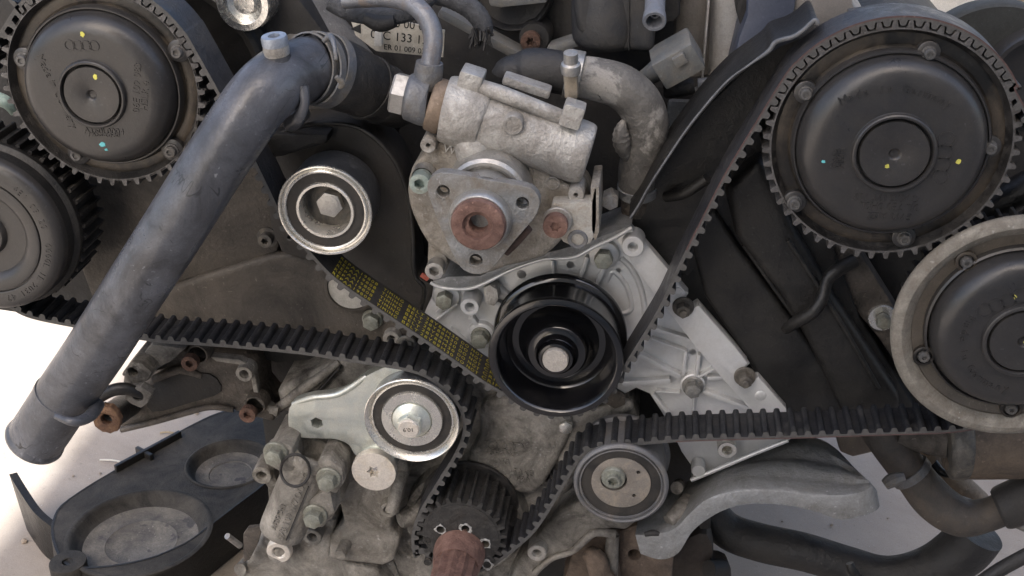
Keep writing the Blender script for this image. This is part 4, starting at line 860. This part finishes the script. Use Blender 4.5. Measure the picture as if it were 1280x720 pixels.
# ================================================================== lower left accessory bracket
ab = thing('accessory_bracket', 'grimy cast bracket arm with rusty bolts and lug holes, left of the tensioner', 'bracket', P(240, 530, .05))
plate('arm', [(190, 431), (235, 438), (262, 446), (300, 451), (316, 461), (321, 480), (323, 495), (333, 507), (345, 513), (342, 528), (318, 522), (290, 513), (262, 511), (225, 520), (152, 540), (146, 520), (160, 495), (186, 478), (205, 462), (178, 470), (160, 474), (150, 470), (163, 452)], .048, .085, grime, ab, .003, 3)
plate('upper_flange', [(158, 470), (176, 445), (190, 430), (232, 436), (214, 452), (196, 462), (184, 478)], .030, .06, blockgrime, ab, .002)
plate('edge_rim', [(262, 446), (300, 450), (317, 461), (323, 492), (333, 506), (345, 513), (346, 523), (332, 512), (318, 497), (312, 466), (298, 456), (270, 452)], .042, .05, blockgrime, ab, .001)
boss(P(305, 468, .038), pr(305, 468, 11, .038), blockgrime, ab, L=.012, hole=.5, name='lug_hole')
for x, y in ((240, 450), (312, 514)):
    c = P(x, y, .034); k = pr(x, y, 1, .034); lat(ab, 'bolt_sleeve', [(15, .014), (14, .004), (13, .003), (11, .003)], P(x+5, y-4, .034), k, grime, 28); sockbolt(c, 10.5*k, rust, ab, h=.006, hole=.5)
plate('lug', [(154, 478), (156, 462), (164, 452), (178, 455), (190, 466), (184, 476), (170, 482)], .016, .05, blockgrime, ab, .002, 2, 0, holes=((166, 466, 6.5),))
plate('lug', [(156, 498), (161, 486), (176, 484), (190, 492), (184, 504), (176, 510), (164, 505)], .006, .014, blockgrime, ab, .0012, 2, 0, holes=((172, 495, 7.5),))
hose('bent_strap', ab, [(122, 500, .002, 6), (138, 489, .004, 8), (158, 486, .006, 8), (180, 494, .010, 6)], blackplas, 12)
A_, B_ = P(134, 523, .0), P(165, 502, .055); ax = (B_-A_).normalized(); r = pr(134, 523, 1)
bm = newbm(); lathe(bm, [(17*r, .002), (17*r, (B_-A_).length)], A_, 28, ax); obj('bush_sleeve', bm, blackplas, ab)
bm = newbm(); n = 22; prism(bm, [(A_.x+r*(18.5+1.3*math.sin(5*i))*math.cos(2*math.pi*i/n), A_.z+r*(20+1.3*math.cos(3*i))*math.sin(2*math.pi*i/n)) for i in range(n)], A_.y-.002, A_.y+.004, .0008, 2, holes=[circ(A_.x, A_.z, r*7.5, 18)]); obj('rusty_washer', bm, rustorange, ab)
hose('lower_flange', ab, [(152, 537, .046, 4), (190, 528, .044, 4), (226, 518, .044, 4), (262, 509, .044, 4), (292, 512, .046, 4)], grime, 12); hose('web', ab, [(192, 474, .044, 5), (225, 462, .045, 6), (252, 470, .047, 4)], grime, 12)
plate('painted_hollow_shade', [(185, 488), (215, 470), (262, 468), (276, 490), (240, 503), (190, 515)], .0465, .05, darkdeep, ab, .0004, 2, 3)  # flat dark plate on the arm; its colour stands in for recess shade
hose('joint_pin', ab, [(338, 512, .04, 5), (348, 514, .04, 6)], blockgrime, 12)

# ================================================================== engine mount bracket, lower right
mb = thing('engine_mount_bracket', 'grey cast aluminium mount arm with rounded foot below the lower belt run', 'bracket', P(960, 640, .02))
st = [((798, 648, .055), (794, 668, .006), (801, 694, .006)), ((826, 626, .058), (820, 668, .004), (826, 702, .004)), ((850, 608, .062), (844, 660, .004), (848, 694, .004)), ((872, 594, .066), (862, 642, .005), (868, 664, .005)), ((906, 572, .07), (884, 624, .006), (904, 640, .006)), ((946, 556, .075), (922, 613, .006), (942, 631, .006)), ((990, 546, .08), (976, 613, .005), (988, 634, .005)), ((1022, 548, .08), (1018, 619, .002), (1022, 642, .002)), ((1044, 560, .074), (1050, 619, .0), (1050, 652, .0)), ((1062, 578, .06), (1076, 615, .0), (1078, 648, .0)), ((1076, 594, .035), (1090, 608, .004), (1095, 641, .004)), ((1086, 604, .022), (1096, 613, .012), (1100, 634, .012))]
cols = [catmull([tuple(P(*s[j])) for s in st], 5, False) for j in range(3)]
b_ = newbm(); prof = []
for i in range(len(cols[0])):
    A_, B_, C_ = (Vector(cols[j][i]) for j in range(3)); d_ = (B_-C_); wv = max(0, min(1, (A_.x-P(930, 556, .07).x)/.03))*max(0, min(1, (len(cols[0])-3-i)/6)); up_ = Vector((0, -.5, 1)).normalized()
    mids = [A_.lerp(B_, t_)+up_*(.0015*math.sin(math.pi*t_)+wv*o_) for t_, o_ in ((.12, .001), (.26, .0015), (.34, -.003), (.42, -.003), (.50, .0015), (.64, .001), (.70, -.002), (.77, -.002), (.84, 0))]
    prof.append([A_+Vector((0, .012, -.03)), A_, *mids, B_+(A_-B_)*.06, B_+(A_-B_)*.015-d_*.03, B_-d_*.12, C_+d_*.08, C_+Vector((0, .004, -.0004)), C_+Vector((0, .012, .0))])
rows_ = [[b_.verts.new(q) for q in pr_] for pr_ in prof]
for A, Bv in zip(rows_, rows_[1:]):
    for i in range(len(A)-1): b_.faces.new((A[i], A[i+1], Bv[i+1], Bv[i]))
b_.faces.new(rows_[0]); b_.faces.new(rows_[-1][::-1]); bmesh.ops.recalc_face_normals(b_, faces=b_.faces)
bm = newbm(); merge(bm, b_); obj('arm', bm, mountalu, mb, 50)
hose('cast_lump', mb, [(836, 652, .012, 9), (848, 640, .02, 11), (858, 625, .035, 10)], blockgrime, 14); hose('painted_groove_shade', mb, [(806, 668, .006, 3), (816, 666, .006, 4), (824, 668, .006, 3)], darkdeep, 10)  # dark tube on the foot: groove shade put into its colour
hose('side_bolt', mb, [(846, 610, .028, 8), (849, 606, .05, 8)], blockgrime, 16)

# ================================================================== lower centre castings
lp = thing('lower_sump_casting', 'dirty grey casting with threaded boss under the tensioner pulley', 'casting', P(700, 735, .04))
plate('casting', [(632, 735), (650, 700), (680, 660), (700, 640), (728, 625), (770, 640), (800, 650), (782, 664), (764, 662), (742, 668), (724, 684), (712, 692), (690, 700), (676, 716), (664, 735)], .030, .10, blockgrime, lp, .004, 3)
boss(P(671, 692, .022), pr(671, 692, 12, .022), castalu, lp, L=.02, hole=.48)
hose('casting_edge', lp, [(668, 716, .028, 4), (690, 698, .028, 4), (714, 690, .028, 4), (728, 678, .028, 5), (744, 666, .028, 5), (770, 668, .028, 6)], blockgrime, 12)
br2 = thing('exhaust_flange', 'brown rusty exhaust flange and pillar at the very bottom', 'exhaust', P(740, 740, .06))
brnmat = mat('brown_heat_rust', (.13, .095, .07), .75, .05, .3, 30, (.065, .05, .04), .42, 20, .5, 400, c2=(.20, .15, .115))
plate('flange', [(700, 745), (716, 690), (730, 672), (760, 660), (775, 668), (772, 700), (780, 745)], .05, .09, brnmat, br2, .004, 3)
plate('side_plate', [(774, 664), (800, 655), (842, 695), (838, 745), (772, 745)], .055, .09, brnmat, br2, .003, 2, 0, holes=((793, 694, 8),))
hose('pillar', br2, [(766, 668, .045, 8), (764, 700, .045, 9), (763, 740, .045, 9)], blockgrime, 14); hose('bent_pipe', br2, [(735, 690, .04, 10), (745, 700, .035, 14), (752, 720, .035, 14), (775, 745, .03, 14)], brnmat, 16)
dk = thing('subframe_bracket', 'dark brown steel bracket seen past the mount foot', 'bracket', P(870, 730, .1))
plate('plate', [(838, 745), (836, 700), (862, 672), (884, 668), (892, 690), (890, 705), (908, 710), (910, 745)], .10, .12, mat('dark_brown_steel', (.045, .036, .03), .7, 0, .3, 40), dk, .003, 2, 2)
hose('knob', dk, [(886, 712, .09, 12), (904, 710, .10, 12)], blackhose, 16)
plate('upper_tab', [(872, 640), (888, 640), (888, 662), (874, 662)], .10, .12, darkdeep, dk, .002)

# ================================================================== hoses lower right
lh = thing('coolant_hose', 'thick black hose curving along the bottom below the mount arm', 'hose', P(1060, 740, .1))
hose('hose', lh, [(880, 628, .14, 20), (908, 662, .135, 23), (950, 678, .13, 24), (1005, 690, .125, 24), (1060, 706, .12, 23), (1110, 716, .115, 21), (1160, 710, .115, 27), (1200, 690, .115, 33), (1222, 664, .115, 34)], blackhose, 28, 8)
hose('cut_lip', lh, [(1196, 650, .105, 3), (1215, 654, .10, 4), (1236, 652, .10, 4), (1246, 656, .105, 4)], blackhose, 10)
hose('clip', lh, [(1062, 704, .09, 5), (1066, 714, .088, 6), (1074, 722, .09, 5)], blackplas, 10)
eh = thing('elbow_hose', 'dark rubber elbow hose with a band clamp, over the pale floor', 'hose', P(1180, 640, .06))
hose('hose', eh, [(1086, 520, .09, 22), (1110, 554, .085, 23), (1140, 592, .08, 24), (1168, 626, .075, 26), (1200, 646, .07, 25), (1232, 644, .07, 21), (1262, 632, .07, 21)], mat('dark_brown_hose', (.055, .048, .042), .6, 0, .25, 40, (.085, .07, .056), .4, 20, .3, 400), 28, 8)
hose('end_cuff', eh, [(1248, 637, .07, 24), (1256, 634, .07, 28), (1285, 622, .07, 29), (1310, 612, .07, 29)], blackhose, 28)
ringband('band_clamp', eh, P(1138, 590, .08), P(1150, 605, .078), pr(1138, 590, 25, .08), .007, banjo, 36, 1.07)
hose('clamp_screw', eh, [(1106, 606, .055, 7), (1116, 600, .056, 9), (1130, 596, .058, 6)], banjo, 8)
rd = thing('steel_tube', 'thin steel tube passing behind the elbow hose', 'tube', P(1240, 620, .12))
hose('tube', rd, [(1150, 575, .11, 5), (1190, 618, .11, 5.5), (1220, 632, .11, 5.5), (1300, 668, .11, 5.5)], blockgrime, 12)
tn = thing('tan_pipe', 'tan rusty pipe with a black clip beside the elbow hose', 'pipe', P(1210, 610, .12))
hose('pipe', tn, [(1140, 530, .13, 17), (1165, 575, .13, 18), (1195, 605, .13, 18), (1225, 628, .13, 14)], mat('tan_pipe', (.24, .18, .12), .65, .1, .25, 30, (.12, .09, .065), .4, 24, .3, 400), 20)
hose('clip', tn, [(1166, 580, .10, 8), (1180, 592, .095, 5), (1196, 590, .095, 4), (1186, 578, .095, 4)], blackplas, 10)
stt = thing('starter_motor', 'brown barrel shaped motor below the cream rimmed cam wheel', 'motor', P(1240, 590, .1))
hose('barrel', stt, [(1186, 552, .075, 30), (1196, 553, .075, 44), (1240, 554, .075, 45), (1330, 552, .075, 45)], mat('brown_barrel', (.14, .105, .075), .6, .2, .25, 26, (.07, .055, .043), .45, 16, .3, 400), 36, 3)
hose('end_ring', stt, [(1182, 552, .075, 40), (1190, 552, .075, 47), (1206, 553, .075, 47), (1212, 553, .075, 42)], darkbolt, 36, 2)
hose('neck', stt, [(1120, 540, .085, 18), (1150, 545, .085, 20), (1186, 550, .08, 24)], grime, 24)
plate('bracket', [(1040, 530), (1120, 530), (1110, 562), (1066, 572), (1050, 566)], .10, .14, mat('tan_bracket', (.19, .16, .13), .7, .1, .2, 30), stt, .003)
rod = tag(hose('black_rod', None, [(1215, 735, .02, 8), (1250, 712, .02, 9), (1300, 685, .02, 9)], blackhose, 14), 'short black rod crossing the floor below the cut hose end', 'rod')

# ================================================================== cover lying on the floor
def prismZ(bm, pts, zt, zb, bev=0, seg=2, holes=(), taper=0):
    b = newbm(); prism(b, pts, -zt, -zb, bev, seg, holes, taper)
    bmesh.ops.transform(b, matrix=Matrix(((1, 0, 0, 0), (0, 0, 1, 0), (0, -1, 0, 0), (0, 0, 0, 1))), verts=b.verts); merge(bm, b)
ZT = FLOOR+.050
def fxy(pts, z, n=0):
    if n: pts = catmull(pts, n)
    return [(PZ(a, b, z).x, PZ(a, b, z).y) for a, b in pts]
fc = thing('plastic_belt_cover', 'dusty black plastic belt cover lying on the floor, two round dished faces', 'cover', PZ(200, 660, FLOOR))
def dish(px0, px1, py0, py1):
    a, b = PZ(px0, (py0+py1)/2, ZT), PZ(px1, (py0+py1)/2, ZT); t_, u_ = PZ((px0+px1)/2, py0, ZT), PZ((px0+px1)/2, py1, ZT)
    c = (t_+u_)/2; return Vector(((a.x+b.x)/2, c.y, ZT)), ((a-b).length+(t_-u_).length)/4
D1, r1 = dish(84, 262, 618, 716); D2, r2 = dish(236, 336, 550, 610)
outl = [(345, 522), (300, 512), (273, 516), (240, 531), (213, 546), (178, 566), (143, 588), (108, 609), (76, 632), (66, 650), (64, 668), (70, 690), (82, 706), (110, 711), (150, 707), (187, 699), (215, 688), (240, 675), (270, 652), (300, 629), (330, 606), (352, 580), (356, 545)]
bm = newbm(); prismZ(bm, fxy(outl, ZT, 3), ZT, ZT-.003, 0, 2, holes=[circ(D1.x, D1.y, r1*1.03, 48), circ(D2.x, D2.y, r2*1.03, 40)]); obj('top_face', bm, bluecover, fc)
bm = newbm(); loop = fxy(outl, ZT, 3); b_ = newbm(); up = [b_.verts.new((x, y, ZT+.0005)) for x, y in loop]; cxy = Vector((sum(p[0] for p in loop)/len(loop), sum(p[1] for p in loop)/len(loop)))
dn = [b_.verts.new((x+(x-cxy.x)*.03, y+(y-cxy.y)*.03, FLOOR+.001)) for x, y in loop]
u2 = [b_.verts.new((x-(x-cxy.x)*.02, y-(y-cxy.y)*.02, ZT+.0005)) for x, y in loop]; d2_ = [b_.verts.new((x, y, FLOOR+.001)) for x, y in loop]
for i in range(len(loop)):
    j = (i+1) % len(loop)
    b_.faces.new((up[i], up[j], dn[j], dn[i])); b_.faces.new((u2[i], u2[j], up[j], up[i]))
bmesh.ops.recalc_face_normals(b_, faces=b_.faces); merge(bm, b_); obj('side_wall', bm, blackplas, fc, 60)
for D_, r_ in ((D1, r1), (D2, r2)):
    bm = newbm(); lathe(bm, [(r_*1.06, .0006), (r_*1.02, .0014), (r_*.985, .0008), (r_*.95, -.0015), (r_*.91, -.0055), (r_*.87, -.0085), (r_*.82, -.0102)], D_, 64, (0, 0, 1)); obj('dish_wall', bm, bluecover, fc)
    bm = newbm(); lathe(bm, [(r_*.83, -.0099), (r_*.74, -.0116), (r_*.54, -.0122), (r_*.52, -.0118), (r_*.50, -.0128), (0, -.0132)], D_, 64, (0, 0, 1)); obj('dish_face', bm, dustface, fc)
bm = newbm(); a, b = PZ(145, 590, ZT), PZ(226, 546, ZT); d = (b-a); L_ = d.length; ang = math.atan2(d.y, d.x)
box(bm, (a+b)/2+Vector((0, 0, .003)), L_, .004, .009, Matrix.Rotation(ang, 3, 'Z'), .0005); box(bm, PZ(181, 570, ZT)+Vector((0, 0, .0025)), .004, .024, .008, Matrix.Rotation(ang, 3, 'Z'), .0005); obj('clip_rail', bm, blackplas, fc)
b_ = newbm(); fl_pts = [(34, 664), (44, 680), (58, 698), (80, 712)]; lo_ = []
crv = catmull([tuple(PZ(a, b, FLOOR)) for a, b in fl_pts], 5, False)
for i, p in enumerate(crv):
    p = Vector(p); t = i/(len(crv)-1); h = .022*(1-t)+.045
    lo_.append([b_.verts.new((p.x, p.y, FLOOR+.002)), b_.verts.new((p.x-.006*(1-t), p.y, FLOOR+h)), b_.verts.new((p.x-.006*(1-t)+.006, p.y+.004, FLOOR+h)), b_.verts.new((p.x+.008, p.y+.004, FLOOR+.002))])
for A, Bv in zip(lo_, lo_[1:]):
    for i in range(4): b_.faces.new((A[i], A[(i+1) % 4], Bv[(i+1) % 4], Bv[i]))
b_.faces.new(lo_[0]); b_.faces.new(lo_[-1][::-1]); bmesh.ops.recalc_face_normals(b_, faces=b_.faces); bm = newbm(); merge(bm, b_); obj('upright_flap', bm, blackplas, fc)
bm = newbm(); q = PZ(85, 704, ZT); prismZ(bm, circ(q.x, q.y, .016, 24), ZT+.002, ZT-.012, .001, 2, holes=[circ(q.x, q.y, .005, 14)]); obj('eyelet', bm, bluecover, fc)

# small debris on the floor
for i, (px, py, s_) in enumerate(((246, 516, 5), (1110, 648, 3), (1040, 656, 3.5), (1150, 620, 2.5), (1218, 606, 3), (1075, 690, 3), (978, 652, 2.5), (30, 676, 6), (92, 595, 3), (125, 592, 3), (1180, 700, 3))):
    bm = newbm(); q = PZ(px, py, FLOOR+.002); bmesh.ops.create_icosphere(bm, subdivisions=1, radius=.0017*s_/3)
    for v_ in bm.verts: v_.co *= random.uniform(.7, 1.3)
    bmesh.ops.scale(bm, vec=(1, 1, .6), verts=bm.verts); bmesh.ops.translate(bm, vec=q, verts=bm.verts)
    tag(obj('pebble', bm, mat('pebble', (.30, .25, .2), .9), None, 0), 'tiny crumb of grit lying on the concrete floor', 'grit', 'grit on the floor')
for i, (p, q) in enumerate((((125, 575), (150, 577)), ((200, 541), (217, 541)))):
    bm = newbm(); tube(bm, [PZ(*p, FLOOR+.002), PZ((p[0]+q[0])/2, (p[1]+q[1])/2-1, FLOOR+.003), PZ(*q, FLOOR+.002)], .0011, 6); tag(obj('straw', bm, (steelwhite, wood)[i]), ('pale straw lying on the floor beside the fallen cover', 'brown twig lying on the floor under the rusty washer')[i], 'straw')

# ================================================================== top: intake and wiring
im = thing('intake_manifold', 'dark plastic intake manifold behind the pump with round housing and seams', 'manifold', P(680, 150, .14))
plate('body', [(330, -120), (1000, -120), (960, 60), (900, 150), (780, 240), (700, 190), (500, 170), (420, 120)], .13, .30, intake, im, .006, 3)
hose('round_housing', im, [(760, -60, .10, 46), (760, 20, .095, 46), (760, 46, .095, 44), (760, 56, .095, 36)], intake, 40, 3)
plate('housing_shell', [(716, -60), (818, -60), (818, 66), (760, 64), (735, 54), (720, 36), (716, 10)], .075, .13, intake, im, .006, 4)
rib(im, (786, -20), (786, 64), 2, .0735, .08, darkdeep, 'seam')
plate('step_block', [(818, -60), (850, -60), (850, 20), (842, 28), (818, 28)], .085, .13, darkdeep, im, .003)
c = P(640, -10, .11); k = pr(640, -10, 1, .11); lat(im, 'port_ring', [(52, .02), (51, .0), (48, -.002), (45, 0), (44, .006), (30, .008), (0, .008)], c, k, intake, 56)
c = P(664, 50, .10); lat(im, 'screw_pad', [(21, .02), (20, .002), (18, 0), (0, 0)], P(668, 48, .105), pr(664, 50, 1, .1), intake, 32); sockbolt(c, pr(664, 50, 12.5, .1), rust, im, h=.006, hole=.5, star=True)
for p, q, w_, y0 in (((548, 16), (652, 74), 12, .09), ((684, 66), (738, 48), 11, .095)): rib(im, p, q, w_, y0, y0+.02, connector, 'strut', .002)
plate('small_block', [(608, -10), (682, -10), (684, 4), (626, 10), (612, 8)], .095, .12, connector, im, .002)
hose('hose_neck', im, [(352, -30, .11, 34), (372, 30, .105, 52), (400, 80, .10, 60), (440, 120, .10, 55)], mat('dusty_grey_neck', (.17, .165, .155), .55, .1, .15, 24, (.1, .095, .09), .4, 12, .2, 500), 36)
lb = thing('part_label', 'cream paper part label with black triangle and printed numbers', 'label', P(500, 60, .085))
bm = newbm(); prism(bm, px2([(438, 24), (472, 20), (556, 38), (554, 72), (470, 64), (444, 44)], .085), .085, .087, .0003); obj('paper', bm, paper, lb)
for s, x, y, z_ in (('20 00 0', 508, 31, .0078), ('06C 133 15', 499, 47, .0082), ('ER 01 009 032', 508, 62, .0052)): text(s, P(x, y, .0848), z_, ink, lb, -5, .00005, 'printed_number')
bm = newbm(); prism(bm, px2([(438, 36), (451, 30), (451, 42)], .0848), .0846, .085); obj('black_triangle', bm, ink, lb)
plate('white_clip', [(468, 40), (477, 38), (477, 58), (467, 58)], .075, .08, steelwhite, lb, .0006)
nz = thing('vacuum_nozzle', 'short blue-grey plastic nozzle pointing down with a dark mouth', 'nozzle', P(818, 40, .05))
A_, B_ = P(818, 26, .045), P(820, -30, .09); ax = (A_-B_).normalized(); r = pr(818, 26, 1, .045); Lz = (A_-B_).length
bm = newbm(); lathe(bm, [(13*r, -Lz), (13*r, -.01), (14.5*r, -.004), (15*r, 0), (14*r, .001), (10.5*r, .001), (9.5*r, -.003), (9*r, -.012), (6*r, -.012), (5.5*r, -.006), (3*r, -.006), (2.5*r, -.012), (0, -.012)], A_, 32, ax); obj('nozzle', bm, bluevalve, nz)
rn = thing('cast_runner', 'two smooth grey cast pipes standing behind the sensor plug', 'pipe', P(880, 140, .12))
hose('runner', rn, [(868, -60, .14, 30), (866, 40, .14, 30), (862, 170, .14, 30)], mat('runner_brown_grey', (.20, .185, .17), .45, .2, .1, 20), 32)
hose('runner', rn, [(914, -60, .135, 28), (912, 40, .135, 28), (902, 170, .135, 28)], greycast, 32)
rib(rn, (887, -10), (878, 100), 3, .11, .13, greycast, 'seam_flange')
plate('base_flange', [(835, 126), (882, 128), (890, 170), (830, 180)], .10, .15, mountalu, rn, .003)
cn = thing('sensor_plug', 'grey square sensor plug with embossed tab beside the return hose', 'connector', P(840, 100, .07))
bm = newbm(); q = P(846, 73, .07); Rm = Matrix.Rotation(R_(-32), 3, 'Y') @ Matrix.Rotation(R_(12), 3, 'X'); box(bm, q, pr(846, 73, 56, .07), .026, pr(846, 73, 40, .07), Rm, .002); obj('housing', bm, connector, cn)
bm = newbm(); q = P(850, 75, .055); box(bm, q, .008, .003, .007, Rm, .0005); obj('tab', bm, connector, cn)
hose('boot', cn, [(826, 84, .07, 14), (812, 94, .075, 12), (800, 100, .08, 9)], connector, 16)
bv = thing('blue_pipe_fitting', 'small blue-grey pipe fitting with black plug on the intake', 'fitting', P(880, 125, .09))
hose('fitting', bv, [(872, 106, .09, 8), (886, 106, .09, 9), (892, 114, .088, 9), (896, 122, .086, 8)], bluevalve, 16); hose('black_plug', bv, [(832, 112, .09, 11), (848, 110, .088, 12), (868, 107, .088, 10)], blackhose, 16); hose('stub', bv, [(874, 110, .088, 8), (875, 124, .088, 8)], castalu, 14)
hose('hose_end', bv, [(900, 104, .088, 4), (908, 100, .088, 7), (916, 96, .088, 4)], blackhose, 10)
bd = thing('blue_plastic_duct', 'dark blue plastic duct behind the pale shield edge', 'duct', P(950, 90, .08))
plate('duct', [(938, -60), (1000, -60), (994, 8), (986, 42), (950, 62), (920, 92), (912, 96), (924, 46), (934, 20)], .075, .12, mat('blue_black_plastic', (.06, .07, .10), .45, 0, .15, 20), bd, .003)
plate('painted_gap_shade', [(930, -60), (946, -60), (936, 10), (926, 34), (920, 14)], .09, .12, darkdeep, bd, .002)  # added dark plate; the shadow beside the duct is put into its colour
gc = thing('head_end_casting', 'grey end casting above the belt on the big cam wheel', 'casting', P(1040, 60, .1))
plate('casting', [(990, -60), (1070, -60), (1066, 6), (1085, 20), (1060, 60), (1000, 80), (970, 90), (988, 40)], .08, .14, mat('grey_brown_cast', (.22, .205, .19), .55, .15, .12, 24), gc, .003)
hose('cable', gc, [(1060, 16, .07, 5), (1090, 12, .07, 6), (1122, 8, .07, 6)], cablesleeve, 12)

# left: dark rear pulley rims beyond the belt
lr = thing('rear_pulley', 'dark round pulley with bright rim and steel hub behind the slanting pipe', 'pulley', P(240, 150, .07))
c = P(200, 108, .060); k = pr(200, 108, 1, .06)
lat(lr, 'rim', [(120, .016), (150, .016), (152, .012), (150, .008), (143, .006), (141, .002), (136, .0), (128, .002), (127, .01), (60, .012)], c, k, blackplas, 96)
c = P(303, 6, .050); k = pr(303, 6, 1, .05); lat(lr, 'steel_hub', [(36, .02), (35, .002), (33, 0), (25, 0), (24, .006), (14, .007), (13, .003), (0, .003)], c, k, steel, 48)
dd = thing('dark_backing_disc', 'large dull black disc with grey pulley face beyond the big cam wheel', 'disc', P(1240, 200, .1))
c = P(1240, 110, .095); k = pr(1240, 110, 1, .095); lat(dd, 'disc', [(104, .02), (106, .012), (105, .002), (102, 0), (0, .001)], c, k, mat('dull_black_olive', (.035, .036, .033), .7, 0, .2, 30), 80)
c = P(1296, 100, .08); lat(dd, 'pulley_face', [(58, .02), (58, .003), (55, 0), (50, 0), (48, .005), (40, .007), (0, .007)], c, k, adjplas, 64)

# ================================================================== background beyond the engine
bgx = []
for i, (px, w_, h_, lean) in enumerate(((1052, .07, .34, .02), (1096, .10, .40, -.02), (1130, .05, .36, .05), (1178, .11, .42, .03), (1222, .08, .38, -.04), (1262, .10, .44, .03), (1300, .09, .40, .0))):
    g = PZ(px, 14, FLOOR); g = P(px, 40, .9); bm = newbm(); box(bm, (g.x, .85+.04*(i % 3), FLOOR+h_), w_, .025, 2*h_, rotY(lean*100), .002)
    o = obj('plank', bm, wood if i != 3 else steelwhite); tag(o, ['narrow brown board leaning upright beside the grey end casting', 'dark edged board standing behind the big cam wheel', 'slim weathered board between two wide boards behind the engine', 'pale painted board among the weathered boards', 'grey brown board leaning behind the dull black disc', 'wide weathered board standing beyond the grey pulley face', 'outermost weathered board beyond the grey pulley face'][i], 'board', 'boards behind the engine')
bm = newbm(); g = P(6, 12, 1.6); box(bm, (g.x-.10, 1.7, (FLOOR+g.z)/2+.05), .22, .12, abs(g.z-FLOOR)+.1, None, .004); tag(obj('red_toolbox', bm, redthing), 'dull red painted box beyond the toothed wheel at the far corner', 'box')
bm = newbm(); tube(bm, [P(-20, 118, .06), P(8, 128, .05), P(18, 142, .05)], [pr(0, 120, 10), pr(0, 120, 9), pr(0, 120, 5)], 14); tag(obj('green_clip', bm, mat('pale_green_plastic', (.28, .36, .30), .6)), 'pale green plastic bit between the two cam wheels', 'plastic bit')
# pieces that belong to a part go one level down
SUB = {'adjuster_cover': ('lettering', 'rings_emblem', 'centre_cap', 'paint_mark'), 'rounded_cover': ('lettering',), 'three_hole_flange': ('threaded_hole',), 'pivot_washer': ('torx_pin',), 'clamp_housing': ('clamp_screw', 'screw_slot'),
       'paper': ('printed_number', 'black_triangle'), 'front_face': ('scraped_hole_rim', 'threaded_hole'), 'cylinder': ('lettering', 'parting_line'), 'base_plate': ('rib', 'curved_rib', 'bolt_pad', 'casting_spot'), 'raised_face': ('lettering', 'rings_emblem'), 'valve_housing': ('round_pad', 'casting_emblem', 'casting_lug', 'casting_rail', 'casting_bar')}
for o in list(bpy.data.objects):
    if o.type == 'EMPTY':
        ch = [c for c in o.children]; nm = {}
        for c in ch: nm.setdefault(c.name.split('.')[0], c)
        for part, subs in SUB.items():
            if part in nm:
                for c in ch:
                    if c.name.split('.')[0] in subs: c.parent = nm[part]
for o in bpy.data.objects:
    if '_loc' in o: del o['_loc']
